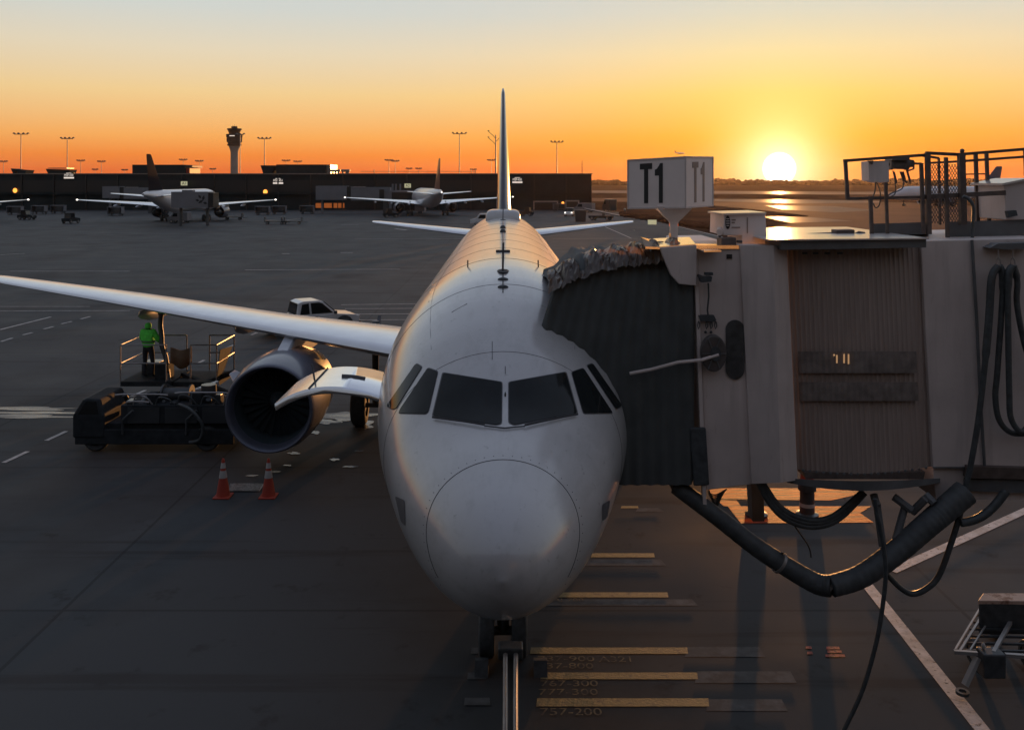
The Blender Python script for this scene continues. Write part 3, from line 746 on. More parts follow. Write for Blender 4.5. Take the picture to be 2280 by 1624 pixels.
# roof-top things on the bridge
gs = thing('gate_sign', 'boxy white gate sign marked T1 on a funnel post above the jet bridge', 'sign', (at(1502,530,13.4).x, 13.4, 6.4))
def gpart(root, mb, name, m, parent=None, **k):
    par = parent or root; bpy.context.view_layer.update()
    o = mb.build(name, m, par, **k); o.matrix_parent_inverse = par.matrix_world.inverted(); return o
nr_ = at(1526,350,13.0); lf = at(1398,350,13.7); rt = at(1587,350,13.65)
zt, zb = nr_.z, at(1526,462,13.0).z
A = Vector((nr_.x, nr_.y, 0)); Bv = Vector((lf.x, lf.y, 0)); Cv = Vector((rt.x, rt.y, 0)); Dv = Bv + Cv - A
tl = .045
def zz(p, z): return Vector((p.x, p.y, z + tl*(p.x - A.x) - (.012 if p.x > A.x else 0)))
box = MB(); box.loft([[zz(A,zb), zz(Bv,zb), zz(Dv,zb), zz(Cv,zb)], [zz(A,zt), zz(Bv,zt), zz(Dv,zt), zz(Cv,zt)]])
bxo = gpart(gs, box, 'sign_box', M['signw'], bevel=.006)
fr = MB()
for p in (A, Bv, Cv): fr.bar(zz(p,zb-.005), zz(p,zt+.012), .022)
for p, q in ((A,Bv),(A,Cv)):
    fr.bar(zz(p,zt+.004), zz(q,zt+.004), .022); fr.bar(zz(p,zb), zz(q,zb), .022)
gpart(gs, fr, 'trim', M['bridge'], bxo)
def face_glyph(p0, p1, shapes, m, nm):
    e = (p1-p0); nrm_ = Vector((-e.y, e.x, 0)).normalized()
    if nrm_.y > 0: nrm_ = -nrm_
    g = MB()
    for sh in shapes:
        g.prism([zz(p0 + e*u, zb + (zt-zb)*v) + nrm_*.006 for u, v in sh], nrm_*-.005)
    gpart(gs, g, nm, m, bxo)
T_ = lambda u0: [[(u0,.80),(u0+.215,.80),(u0+.215,.92),(u0,.92)], [(u0+.075,.10),(u0+.145,.10),(u0+.145,.801),(u0+.075,.801)]]
One = lambda u0: [[(u0+.055,.10),(u0+.12,.10),(u0+.12,.91),(u0+.075,.91),(u0+.055,.86)], [(u0-.015,.66),(u0+.056,.66),(u0+.056,.86),(u0+.02,.80),(u0-.015,.78)]]
face_glyph(Bv, A, T_(.22) + One(.50), M['signk'], 'letters')
face_glyph(A, Cv, T_(.24) + One(.56), M['signbrown'], 'letters')
fz = lambda px, py: at(px, py, 13.4)
fun = MB(); 
def sq(cx, z, hw): return [Vector((cx-hw, 13.4-hw*.6, z)), Vector((cx+hw, 13.4-hw*.6, z)), Vector((cx+hw, 13.4+hw*.6, z)), Vector((cx-hw, 13.4+hw*.6, z))]
cxs = at(1500,480,13.4).x
fun.loft([sq(cxs, fz(0,534).z, .055), sq(cxs, fz(0,499).z, .055), sq(cxs, fz(0,493).z, .07), sq(cxs-.01, fz(0,466).z, .24), sq(cxs-.01, fz(0,459).z, .26)])
gpart(gs, fun, 'funnel_post', M['signw'])

ac = thing('air_conditioner', 'pale box air conditioner with oval emblem on the jet bridge roof', 'air conditioner', (at(1657,545,13.2).x, 13.2, 6.35))
acb = gpart(ac, MB().prism([at(1612,477,13.2), at(1704,474,13.2), at(1707,523,13.2), at(1708,549,13.2), at(1652,549,13.2), at(1652,524,13.2), at(1610,524,13.2)], (0,.9,0)), 'casing', M['signw'], bevel=.01)
gpart(ac, MB().prism([at(1609,475,13.15), at(1706,472.5,13.15), at(1706,476,13.15), at(1609,479,13.15)], (0,1.0,0)), 'lid', M['bridge_roof'], acb)
ov = [at(1620.5+5.5*math.cos(t), 495-15*math.sin(t), 13.19) for t in [2*math.pi*i/24 for i in range(24)]]
em = gpart(ac, MB().prism(ov, (0,.008,0)), 'emblem', M['signk'], acb)
eb = MB()
for y, w_ in ((487,3.2),(492,4),(497,4),(502,3)): eb.prism(P3([(1620.5-w_,y-.6),(1620.5+w_,y-.6),(1620.5+w_,y+1),(1620.5-w_,y+1)], 13.182), (0,.006,0))
gpart(ac, eb, 'emblem_stripes', M['signw'], em)
lt = MB()
for x, y, w_, h_ in ((1629,488,9,3),(1629,494,7,3),(1629,505,19,2.5),(1663,484,2.2,35)): lt.prism(P3([(x,y),(x+w_,y),(x+w_,y+h_),(x,y+h_)], 13.192), (0,.006,0))
gpart(ac, lt, 'lettering', M['signbrown'], acb)
mo = thing('motor_box', 'rusty motor box with shaft on the cab roof below the air conditioner', 'motor', (at(1622,550,12.95).x, 12.95, 6.3))
gpart(mo, ext([(1606,531),(1639,529),(1640,552),(1607,553)], 12.95, .3), 'housing', M['steel'], bevel=.01)
gpart(mo, MB().cyl(at(1640,537,13.05), at(1652,538,13.05), .02), 'shaft', M['black'])
sp = thing('spotlight', 'small hooded spotlight on a post at the cab roof edge', 'spotlight', (at(1602,540,13.3).x, 13.3, 6.3))
gpart(sp, MB().bar(at(1603,545,13.3), at(1602,516,13.3), .03), 'post', M['black'])
gpart(sp, MB().lathe(at(1602,517,13.2), (.4,1,.2), [(0,.05),(.1,.06),(.14,.03),(.16,.01)], 14, True), 'lamp_hood', M['signw'], smooth=True)
va = thing('pipe_valve', 'dark valve box with a lever lying on the bridge roof', 'valve', (at(1880,525,13.6).x, 13.6, 6.4))
gpart(va, ext([(1863,512),(1903,511),(1904,524),(1864,525)], 13.6, .25), 'body', M['steel'], bevel=.01)
gpart(va, MB().tube(P3([(1904,522),(1912,518),(1925,520)], 13.65), .025, 8), 'lever', M['black'], smooth=True)
gpart(va, MB().tube(P3([(1712,528),(1780,523),(1863,519)], 13.7), .02, 8), 'pipe', M['steel'], smooth=True)

# service platform with rails, mesh and control box
svc = thing('service_platform', 'rusty steel service platform with rails and wire mesh on the bridge roof', 'platform', (at(2110,530,13.6).x, 13.6, 6.4))
def bars(lst, Y, name, m='steel'):
    for (a, b, w_) in lst:
        gpart(svc, MB().bar(at(*a, Y), at(*b, Y), w_/F*Y), name, M[m])
bars([((1882,357),(1887,443),7)], 13.5, 'post')
bars([((1878,358),(2061,345),6.5)], 13.5, 'top_rail'); bars([((1885,442),(2053,438.5),6),((2053,438.5),(2237,429),10)], 13.5, 'middle_rail')
bars([((1938,437),(1941,530),7),((1972,406),(1976,524),6),((2051,363),(2056,519),7),((2065,340),(2068,521),9.5),((2106,350),(2110,549),7),((2140,340),(2144,500),13)], 13.45, 'post')
bars([((2090,352),(2093,500),4.5),((2172,343),(2177,494),7),((2196,339),(2202,492),6.5),((2281,332),(2283,392),5)], 14.3, 'post')
bars([((2061,340.5),(2133,344),7),((2133,344),(2288,331.5),6.5)], 13.5, 'top_rail')
bars([((2069,363),(2133,359.5),5),((2133,359.5),(2288,348.5),5.5),((2149,388),(2197,387),3),((2032,364),(2051,364.5),5),((2044,345),(2090,352),5)], 14.2, 'cross_rail')
gpart(svc, MB().ball(at(2142,336,13.5), .035), 'post_cap', M['steel'], smooth=True)
gpart(svc, MB().loft([P3([(1944,498),(2068,494),(2068,521),(1944,524)], 13.62), P3([(1944,498),(2068,494),(2068,521),(1944,524)], 14.6)]), 'toe_board', M['bridge_dark'])
gpart(svc, MB().loft([P3([(2108,494),(2300,488),(2300,530),(2108,533)], 13.55), P3([(2108,494),(2300,488),(2300,520),(2108,523)], 14.6)]), 'deck', M['bridge_dark'])
for x0, x1 in ((2072,2104),(2112,2134)):
    g = MB(); y0, y1 = 366, 497; hgt = y1-y0; wd = x1-x0; st = 6.4; k = -int(hgt/1.7/st)-1
    sl_ = 1.75
    while k*st < wd + hgt/sl_:
        for sg in (1, -1):
            pts = []
            xs = x0 + k*st if sg > 0 else x1 - k*st
            # line x = xs + sg*(y-y0)/sl_
            ya, yb = y0, y1
            if sg > 0:
                ya = max(y0, y0 + (x0-xs)*sl_); yb = min(y1, y0 + (x1-xs)*sl_)
                xa, xb = xs + (ya-y0)/sl_, xs + (yb-y0)/sl_
            else:
                ya = max(y0, y0 + (xs-x1)*sl_); yb = min(y1, y0 + (xs-x0)*sl_)
                xa, xb = xs - (ya-y0)/sl_, xs - (yb-y0)/sl_
            if yb > ya + .5: g.bar(at(xa, ya, 13.58), at(xb, yb, 13.58), .0075)
        k += 1
    gpart(svc, g, 'wire_mesh', M['steel'])
cb = gpart(svc, ext([(1934,359),(1979,357),(1980,405),(1962,407),(1935,402)], 13.5, .30), 'control_box', M['bridge'], bevel=.008)
gpart(svc, ext([(1932,358),(1945,357),(1943,366),(1940,362)], 13.45, .05), 'bracket', M['steel'])
mt = MB(); mt.lathe(at(1980,366,13.75), (1,0,.02), [(0,.02),(0,.085),(.04,.085),(.05,.075),(.22,.08),(.23,.09),(.28,.09),(.29,.05),(.36,.05),(.36,.02)], 20)
mt.bx(*(lambda p: (p.x, p.x+.26, 13.62, 13.9, p.z, p.z+.05))(at(1982,357,13.7)))
mo_ = gpart(svc, mt, 'winch_motor', M['bridge_dark'], smooth=True)
mz = MB(); 
for a, b in (((2020,356),(2034,358)),((2034,358),(2034,376)),((2022,380),(2034,376)),((2024,368),(2034,367))): mz.bar(at(*a,13.7), at(*b,13.7), .022)
gpart(svc, mz, 'winch_bracket', M['bridge_dark'])
for pts in ([(1990,383),(1996,407)],[(2005,382),(2012,402),(2020,406)],[(2019,378),(2027,406)],[(2010,382),(2015,400)]):
    gpart(svc, MB().tube(P3(pts, 13.7), .016, 6), 'conduit', M['steel'], smooth=True)
for pts in ([(1950,405),(1948,425),(1943,440)],[(1952,405),(1960,430),(1958,455),(1950,462),(1944,452)],[(1988,380),(1994,410),(1992,432),(1975,440)],[(2012,402),(2008,420),(1985,430),(1976,436)]):
    gpart(svc, MB().tube(catmull(P3(pts, 13.55), 6), .009, 6), 'cable', M['wiring'], smooth=True)
gpart(svc, MB().tube(catmull(P3([(2144,437),(2158,444),(2167,462),(2166,500),(2164,545)], 13.3), 6), .026, 8), 'hose', M['wiring'], smooth=True)
eq = thing('equipment_cabinet', 'grey sloped-top cabinet at the right end of the bridge roof', 'cabinet', (at(2260,490,13.7).x, 13.7, 6.45))
gpart(eq, ext([(2236,412),(2290,400),(2292,489),(2240,489)], 13.5, .8), 'casing', M['bridge'], bevel=.01)
gpart(eq, MB().prism(P3([(2232,408),(2292,396),(2292,401),(2232,413)], 13.45), (0,.95,0)), 'lid', M['bridge_roof'])
gpart(eq, ext([(2243,470),(2263,468),(2266,480),(2246,484)], 13.4, .08), 'latch_box', M['black'])

# hanging cables and the air duct
def hang(name, label, cat, paths, Y, r, m, group=None):
    mb = MB()
    for pts in paths: mb.tube(catmull(P3(pts, Y), 7), r, 10)
    return tag(mb.build(name, m, None, True), label, cat, group)
hb = thing('hook_bracket', 'dark bracket with two hooks on the tunnel wall holding cable loops', 'bracket', (at(2250,545,12.8).x, 12.8, 6.3))
gpart(hb, ext([(2204,552),(2222,542),(2300,540),(2300,553),(2250,556)], 12.7, .2), 'plate', M['bridge_dark'])
for x in (2223, 2255):
    gpart(hb, MB().tube(P3([(x,555),(x,572),(x-4,579),(x-5,590),(x+1,594),(x+5,588),(x+4,579),(x,573)], 12.72), .010, 6), 'hook', M['rail'], smooth=True)
taper = lambda t: .052 if t < .2 else .04
hang('power_cable', 'thick black cable dropping from the left wall hook past the tunnel floor', 'cable', [[(2223,592),(2208,619),(2202,706),(2192,817),(2178,935),(2162,1030),(2149,1090),(2142,1127),(2120,1201),(2091,1279),(2062,1310),(2031,1321),(2005,1308),(1983,1286),(1972,1275)]], 12.66, taper, M['wiring'], 'black cables under the jet bridge')
hang('power_cable', 'black cable loop hung between the two wall hooks, bottom bend showing', 'cable', [[(2224,592),(2233,619),(2229,706),(2220,832),(2216,884),(2225,935),(2253,963),(2300,963)]], 12.72, taper, M['wiring'], 'black cables under the jet bridge')
hang('power_cable', 'second black cable loop hanging from the right wall hook, left strand', 'cable', [[(2256,592),(2245,619),(2245,753),(2247,872),(2251,931),(2275,961),(2300,930)]], 12.64, taper, M['wiring'], 'black cables under the jet bridge')
hang('power_cable', 'black cable running down rightward from the right wall hook out of frame', 'cable', [[(2256,592),(2265,627),(2264,675),(2280,761),(2310,860)]], 12.70, taper, M['wiring'], 'black cables under the jet bridge')
hang('power_cable', 'thin black cable trailing from the duct down to the ground at bottom right', 'cable', [[(1948,1110),(1952,1140),(1967,1215),(1972,1279),(1965,1349),(1954,1416),(1935,1490),(1913,1553),(1876,1630)]], 11.6, .028, M['wiring'], 'black cables under the jet bridge')
hang('cable_bundle', 'bundle of black cables sagging under the jet bridge cab', 'cable', [[(1689,1064),(1721,1120),(1758,1151),(1812,1164),(1867,1148),(1924,1094)],[(1694,1066),(1727,1117),(1764,1146),(1814,1158),(1862,1144),(1920,1094)],[(1684,1066),(1717,1124),(1756,1158),(1812,1172),(1868,1154),(1926,1096)]], 12.8, .042, M['wiring'])
hang('power_cable', 'thick black cable curving below the right end of the tunnel floor', 'cable', [[(2139,1163),(2165,1158),(2190,1146),(2215,1124),(2240,1092)]], 12.6, .06, M['wiring'], 'black cables under the jet bridge')
hang('power_cable', 'thin black wire slanting across the painted sunlight under the cab', 'cable', [[(1740,1130),(1775,1178),(1800,1215),(1806,1240)]], 13.0, .012, M['wiring'], 'black cables under the jet bridge')
dl = thing('air_duct', 'thick dark fabric air duct drooping in a V beneath the jet bridge', 'air duct', (at(1840,1300,12.4).x, 12.4, 0))
left_ = [(1505,1082),(1530,1100),(1600,1152),(1680,1214),(1750,1260),(1815,1297),(1850,1304)]
right_ = [(1850,1304),(1915,1283),(1990,1232),(2060,1172),(2100,1138),(2150,1095)]
def ribbed(pts, r0, r1, Y0, Y1, k):
    n = len(pts); c = catmull([at(x, y, Y0 + (Y1-Y0)*i/(n-1)) for i, (x, y) in enumerate(pts)], k)
    return MB().tube(c, lambda t: (r0 + (r1-r0)*t) * (1 + .010*math.sin(t*150)), 16)
gpart(dl, ribbed(left_, .115, .145, 13.0, 12.4, 24), 'duct_section', M['duct'], smooth=180)
gpart(dl, ribbed(right_, .145, .178, 12.4, 12.7, 24), 'duct_section', M['duct'], smooth=180)
for x, y in ((1738,1253),(1842,1303)):
    c0_ = at(x, y, 12.5); gpart(dl, MB().lathe(c0_ - Vector((.03,0,-.02)), (.83,0,-.55), [(0,.14),(.0,.152),(.04,.152),(.04,.14)], 20), 'clamp_band', M['rail'], smooth=True)
gpart(dl, ext([(1502,1070),(1530,1082),(1524,1108),(1498,1098)], 12.9, .4), 'end_collar', M['dkmetal'], bevel=.03)
# ------------------------------------------------------------------ ground, paint, fields
def struct(name, mb, m, **k): return tag(mb.build(name, m, None, **k), kind='structure')
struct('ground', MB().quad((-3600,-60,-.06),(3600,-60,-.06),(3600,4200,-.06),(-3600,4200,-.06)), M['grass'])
struct('apron', MB().quad((-420,-60,0),(G(1340,467).x,-60,0),(95,-60,0),(95,40,0),G(1700,545),G(1520,512),G(1440,492),G(1352,470),G(1318,466),(G(1318,466).x,300,0),(-420,300,0)), M['asphalt'])
def patch(name, pts, z, m): return struct(name, MB().quad(*[G(x, y, z) for x, y in pts]), m)
# taxiways and runway beyond the apron on the right
patch('road', [(1318,469),(1352,467.5),(1400,476),(1470,494),(1560,517),(1700,548),(1640,560),(1470,532),(1400,508),(1340,480)], .03, M['asphalt'])
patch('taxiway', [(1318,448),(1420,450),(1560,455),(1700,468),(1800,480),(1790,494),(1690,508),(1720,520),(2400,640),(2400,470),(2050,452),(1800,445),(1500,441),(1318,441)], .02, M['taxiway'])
patch('taxiway', [(1318,424),(1600,425),(1900,427),(2400,426),(2400,431),(1900,433),(1500,431),(1318,429)], .02, M['glinttaxi'])
patch('taxiway', [(1560,443),(1740,443.5),(1960,447),(1960,451),(1780,453),(1600,448)], .035, M['glinttaxi'])  # overlay strips laid where the low sun glints
patch('taxiway', [(1700,457),(1860,459),(1950,468),(1860,473),(1740,466)], .035, M['glinttaxi'])  # overlay strip shaped to the sun glint
patch('taxiway', [(1690,481),(1800,483),(1900,492),(1760,496)], .035, M['glinttaxi'])  # overlay strip shaped to the sun glint
# painted lines
wl = MB()
def ln(x0, y0, x1, y1, w_): wl.strip(G(x0,y0,.012), G(x1,y1,.012), w_)
for a in ((8,1029,62,1004,.13),(103,980,148,959,.13),(293,881.5,324,868,.13),(437,810,455,801,.13),(504,774.5,521,767.5,.14),(560,745,572,740,.14),(0,733.5,113,705,.16),(2,760,27,752,.15),(51,745,72,740,.15),(98,732,119,726.5,.15),(137,720.6,160,715,.15),(180,709.7,201,704,.15),
          (23,603.5,289,603.5,.16),(545,600.5,890,599,.2),(0,692,289,691,.12),(760,678,930,676,.13),(768,687,930,686,.13),(766,699,930,698,.13),(740,712,930,711,.12),(0,682,200,682,.1),
          (628,564.5,645,564.5,.3),(758,562,786,562,.35),(0,567,55,564,.2),(880,509,905,512,.5),(760,500,800,499.5,.3),(790,531,1060,531.5,.16),(1230,531,1420,531,.16),(1410,512,1540,536,.22),(1330,497,1405,530,.2),(1500,517,1620,546,.2),(1352,470,1480,497,.4),(1480,497,1700,549,.3)):
    ln(*a)
struct('apron_marking', wl, M['white'])
bl = MB()
bl.strip(G(1930,1300,.014), G(2240,1690,.014), .21)
bl.strip(G(2330,1114,.014), G(2150,1196,.014), .20); bl.strip(G(2150,1196,.014), G(1985,1270,.014), .20)
struct('boundary_marking', bl, M['white'])
ym = MB(); dm = MB()
for x0, x1, y, w_ in ((1182,1530,1447,14),(1205,1552,1503,15),(1196,1577,1562,18),(1236,1486,1323,11),(1318,1456,1235,9),(1384,1420,1128,5),(1050,1066,1447,14),(1042,1080,1503,15),(1035,1090,1560,17)):
    dst = ym if x0 > 1100 else dm
    dst.quad(G(x0,y-w_/2,.012), G(x1,y-w_/2,.012), G(x1+2,y+w_/2,.012), G(x0-2,y+w_/2,.012))
struct('stop_bar_marking', ym, M['yellow'])
for x0, x1, y, w_ in ((1300,1470,1251,14),(1200,1540,1340,14),(1530,1690,1450,22),(1552,1760,1506,26),(1577,1740,1568,26),(1420,1465,1134,8)):
    dm.quad(G(x0,y-w_/2,.008), G(x1,y-w_/2,.008), G(x1+14,y+w_/2,.008), G(x0-5,y+w_/2,.008))
struct('old_marking', dm, M['dimwhite'])
tx = MB()
def gtext(s, px, py, wpx, hpx):    # painted lettering lying on the ground, read from the terminal
    vs, fs = text_mesh(s, 1.0)
    if not vs: return
    x0 = min(v.x for v in vs); x1 = max(v.x for v in vs); y0 = min(v.y for v in vs); y1 = max(v.y for v in vs)
    a = G(px, py+hpx/2); b = G(px+wpx, py+hpx/2); t = G(px, py-hpx/2)
    tx.add([Vector((a.x + (b.x-a.x)*(v.x-x0)/(x1-x0), a.y + (t.y-a.y)*(v.y-y0)/(y1-y0), .016)) for v in vs], fs)
gtext('737-900', 1198, 1467, 126, 11); gtext('A321', 1334, 1468, 72, 12)
gtext('737-800', 1198, 1483, 124, 12)
gtext('767-300', 1204, 1522, 128, 13); gtext('777-300', 1200, 1541, 132, 13)
gtext('757-200', 1203, 1585, 138, 16); gtext('CRJ-700', 1216, 1337, 84, 8)
struct('lettering_marking', tx, M['dimyellow'])
M['paintedsun'] = wear(mat('painted_sunlight', (.75,.10,.02), .6, spec=.06, var=.2, vscale=5, bump=.9, bscale=34, stretch=(.4,3,1)), (.10,.06,.05), 3.2, .44, .60, (.22,2.6,1))  # low sunlight on the ground under the bridge, put in as orange colour
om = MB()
for poly in ([(1575,1086),(1930,1086),(1900,1102),(1850,1113),(1588,1110)], [(1596,1112),(1640,1113),(1650,1126),(1612,1126)], [(1620,1126),(1940,1126),(1915,1141),(1945,1162),(1650,1164)]):  # patches shaped like sunlight falling between beam shadows
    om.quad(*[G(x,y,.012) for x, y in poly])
struct('sunlit_ground_patch', om, M['paintedsun'])
rp_ = MB()
for x0, x1, y in ((1794,1806,1440),(1797,1808,1452),(1840,1868,1441),(1842,1873,1449),(1838,1880,1458)):
    rp_.quad(G(x0,y-3,.012), G(x1,y-3,.012), G(x1+2,y+3,.012), G(x0,y+3,.012))
M['redpaint'] = wear(mat('red_paint', (.45,.09,.05), .7, var=.2, bump=.3), (.06,.04,.04), 9, .5, .66)
struct('red_marking', rp_, M['redpaint'])
# wet patches left on the concrete
def blob(cx, cy, rx, ry, z, sd, n=28):
    r_ = random.Random(sd); ph = [r_.uniform(0, 6.28) for _ in range(5)]
    return [G(cx + rx*math.cos(t)*(1+sum(.13*math.sin((k+2)*t+ph[k]) for k in range(5))), cy + ry*math.sin(t)*(1+sum(.10*math.sin((k+2)*t+ph[k]) for k in range(5))), z) for t in [2*math.pi*i/n for i in range(n)]]
wp = MB()
for i, (cx, cy, rx, ry) in enumerate(((50,909,118,4),(60,918,125,2.6),(40,926,128,4.5),(770,926,55,10),(720,938,30,6),(812,945,20,9),(700,962,14,3),(612,1049,12,2.5),(655,1008,11,3),(745,1022,10,2.5),(560,1058,14,2),(600,1075,8,2),(700,940,10,2.4),(755,937,6,1.4),(640,1035,9,1.6),(470,935,26,2.5),(400,858,14,1.5),(800,1003,10,2),(780,1038,14,2))):
    wp.quad(*blob(cx, cy, rx, ry, .010 + .0006*i, i))
tag(wp.build('puddles', M['puddle']), 'scattered shiny wet patches on the apron around the engine', 'puddle', kind='stuff')
pt = thing('hatch_cover', 'worn pale steel hatch cover in the ground between the two cones', 'hatch', G(545,1083))
gpart(pt, MB().loft([[G(513,1075,.004),G(588,1075,.004),G(577,1092,.004),G(507,1092,.004)],[G(513,1075,.03),G(588,1075,.03),G(577,1092,.03),G(507,1092,.03)]]), 'plate', M['plate'])
hb2 = MB(); hb2.strip(G(577,1092,.034), G(588,1076,.034), .025); gpart(pt, hb2, 'frame', M['rail'])
# ------------------------------------------------------------------ traffic cones, bollards
def cone(label, px, py, hgt=.88):
    c = thing('traffic_cone', label, 'cone', G(px, py), 0, 'traffic cones in front of the engine')
    b = MB(); b.bx(-.19,.19,-.19,.19,0,.035); b.build('base', M['orange'], c, bevel=.012)
    MB().lathe((0,0,.03), (0,0,1), [(0,.155),(.25,.118),(hgt*.48,.086),(hgt*.48+.001,.084),(hgt*.9,.036),(hgt-.05,.032),(hgt-.03,.024),(hgt-.03,.0)], 24).build('body', M['orange'], c, True)
    for z0_, z1_, r0, r1 in ((.47*hgt,.66*hgt,.092,.068),(.72*hgt,.86*hgt,.061,.045)):
        MB().lathe((0,0,.03), (0,0,1), [(z0_,r0),(z1_,r1)], 24).build('reflective_band', M['reflect'], c, True)
cone('orange traffic cone at the left edge of the steel hatch cover', 497, 1105)
cone('orange traffic cone at the right edge of the hatch cover below the engine', 598, 1105)
def bollard(label, px, py):
    c = thing('safety_bollard', label, 'bollard', G(px, py), 0, 'bollards under the jet bridge cab')
    MB().lathe((0,0,0), (0,0,1), [(0,.24),(.06,.24),(.08,.16),(.55,.15),(.57,.19),(.74,.19),(.76,.14)], 24, True, True).build('post', M['cardark'], c, True)
    MB().lathe((0,0,0), (0,0,1), [(.22,.163),(.30,.162)], 24).build('reflective_band', M['reflect'], c, True)
    MB().lathe((0,0,0), (0,0,1), [(.76,.15),(.98,.13),(1.0,.1),(1.02,.01)], 24).build('cap', M['orange'], c, True)
bollard('dark bollard half hidden by the support leg under the cab', 1684, 1148)
bollard('dark bollard with a plain red cap standing between the cable bundle strands', 1797, 1148)

# ------------------------------------------------------------------ baggage dolly, bottom right
dy = thing('equipment_cart', 'empty steel frame cart with a raised red-lit end plate at bottom right', 'cart', G(2200,1480))
Z0 = .62
def dpt(px, py, z): return G(px, py, z)
gpart(dy, MB().prism([dpt(2177,1336,.95),dpt(2292,1337,.95),dpt(2292,1319,.95),dpt(2189,1319,.95)], (0,0,-.06)), 'end_plate', M['redlitplate'] if 'redlitplate' in M else M.setdefault('redlitplate', wear(mat('red_lit_plate_tint', (.50,.34,.27), .6, var=.15), (.22,.10,.06), 6, .5, .62)), bevel=.008)  # red evening light put into the plate's colour
q = dpt(2177,1336,.95); q2 = dpt(2292,1337,.95)
gpart(dy, MB().bx(q.x+.03, q2.x, q.y-.01, q.y+.03, .45, .90), 'end_panel', M['dkmetal'])
def rail(a, b, z, w_, nm='rail', m='rail'): gpart(dy, MB().bar(dpt(*a, z), dpt(*b, z), w_), nm, M[m])
rail((2124,1450),(2176,1453.5), Z0, .05); rail((2238,1457),(2300,1461), Z0, .05)
rail((2127,1445),(2187,1345), Z0, .025); rail((2138,1447),(2186,1371), Z0-.03, .03); rail((2212,1452),(2263,1360), Z0, .05)
rail((2160,1446),(2204,1376), Z0-.05, .02); rail((2290,1459),(2330,1364), Z0, .04)
for i in range(7):
    t = i/6; y = 1352 + 94*t; x = 2182 - 46*t
    rail((x, y),(x+150, y+3), Z0-.08, .03, 'slat', 'dkmetal')
hd_ = MB(); p = dpt(2205,1458,Z0-.05); hd_.bx(p.x-.15,p.x+.16,p.y-.12,p.y+.12,.3,.64); gpart(dy, hd_, 'hitch_housing', M['dkmetal'], bevel=.02)
gpart(dy, MB().ball(dpt(2189,1437,.68), .03,.025,.05), 'lock_lever', M['reflect'], smooth=True)
gpart(dy, MB().bar(dpt(2177,1462,.55), dpt(2148,1524,.20), .07), 'tow_arm', M['reflect'])
gpart(dy, MB().lathe(dpt(2143,1540,.12), (0,0,1), [(-.02,.05),(.02,.05),(.02,.09),(-.02,.09),(-.02,.05)], 20), 'tow_eye', M['dkmetal'], smooth=True)
for px, py in ((2170,1450),(2290,1455),(2215,1390),(2320,1392)):
    p = G(px, py, .2); wheel(dy, (p.x, p.y, .2), .2, .12); 
bpy.context.view_layer.update()
for ch in dy.children:
    if ch.name.startswith('wheel'): ch.matrix_parent_inverse = dy.matrix_world.inverted()

# ------------------------------------------------------------------ hydrant truck with lift platform and worker
ht = thing('hydrant_truck', 'dark servicing truck with a raised railed lift platform under the wing', 'truck', (-9.6,25.2,0))
def hp(mb, name, m, parent=None, **k): return gpart(ht, mb, name, M[m], parent, **k)
hp(MB().bx(-11.6,-7.4,24.2,26.2,.45,.75), 'chassis', 'truck', bevel=.03)
hp(MB().bx(-11.7,-7.45,24.03,24.10,.22,.62), 'side_skirt', 'truck', bevel=.02)
cbm = MB(); cbm.loft([[(-11.75,24.0,.4),(-10.9,24.0,.4),(-10.9,25.6,.4),(-11.75,25.6,.4)],[(-11.75,24.0,1.0),(-10.9,24.0,1.0),(-10.9,25.6,1.0),(-11.75,25.6,1.0)],[(-11.5,24.1,1.42),(-11.05,24.1,1.42),(-11.05,25.5,1.42),(-11.5,25.5,1.42)]])
cab_ = hp(cbm, 'cab', 'truck', bevel=.05)
hp(MB().prism([(-11.6,24.02,1.03),(-11.05,24.02,1.03),(-11.15,24.09,1.36),(-11.42,24.09,1.36)], (0,-.02,0)), 'side_window', 'glass', cab_)
hp(MB().prism([(-11.74,24.15,1.03),(-11.74,25.5,1.03),(-11.53,25.4,1.38),(-11.53,24.2,1.38)], (-.02,0,0)), 'windscreen', 'glass', cab_)
hp(MB().bx(-10.5,-7.5,24.1,25.2,.75,1.25), 'equipment_deck', 'truck', bevel=.02)
for i, x in enumerate((-10.3,-9.3,-8.3)): hp(MB().bx(x,x+.85,24.06,24.11,.78,1.2), 'locker_door', 'cardark')
hr = MB(); hr.lathe((-9.6,24.7,1.42), (1,0,0), [(0,.1),(0,.25),(.05,.25),(.05,.17),(.75,.17),(.75,.25),(.8,.25),(.8,.1)], 24); hp(hr, 'hose_reel', 'dkmetal', smooth=True)
hp(MB().cyl((-8.3,24.6,1.25),(-8.3,24.6,1.7),.22,.2,18), 'filter_vessel', 'cardark', smooth=True)
for x0, x1, z in ((-10.6,-9.2,1.55),(-9.0,-7.6,1.60),(-10.3,-9.7,1.36)): hp(MB().tube([(x0,24.0,z),(x0+.2,23.95,z+.03),(x1-.2,23.95,z+.03),(x1,24.0,z)], .025, 6), 'grab_rail', 'rail', smooth=True)
hp(MB().tube(catmull([(-8.9,24.0,1.3),(-8.5,23.8,1.2),(-8.2,23.8,.8),(-8.3,23.9,.4),(-8.6,23.95,.3)], 6), .045, 10), 'hose', 'wiring', smooth=True)
for x in (-11.2,-8.2):
    for y in (24.15,26.1): 
        o = wheel(ht, (0,0,0), .34, .26); o.children[0].data.materials[0] = M['truck']; o.rotation_euler = (0,0,R(90)); o.location = Vector((x, y+.1, .34)) - ht.location
for p_ in ((-11.77,24.3,.7),(-7.38,24.4,.85)): hp(MB().ball(p_, .05,.08,.06), 'marker_lamp', 'redlamp' if p_[0] > -9 else 'reflect', smooth=True)
rr_ = random.Random(11)
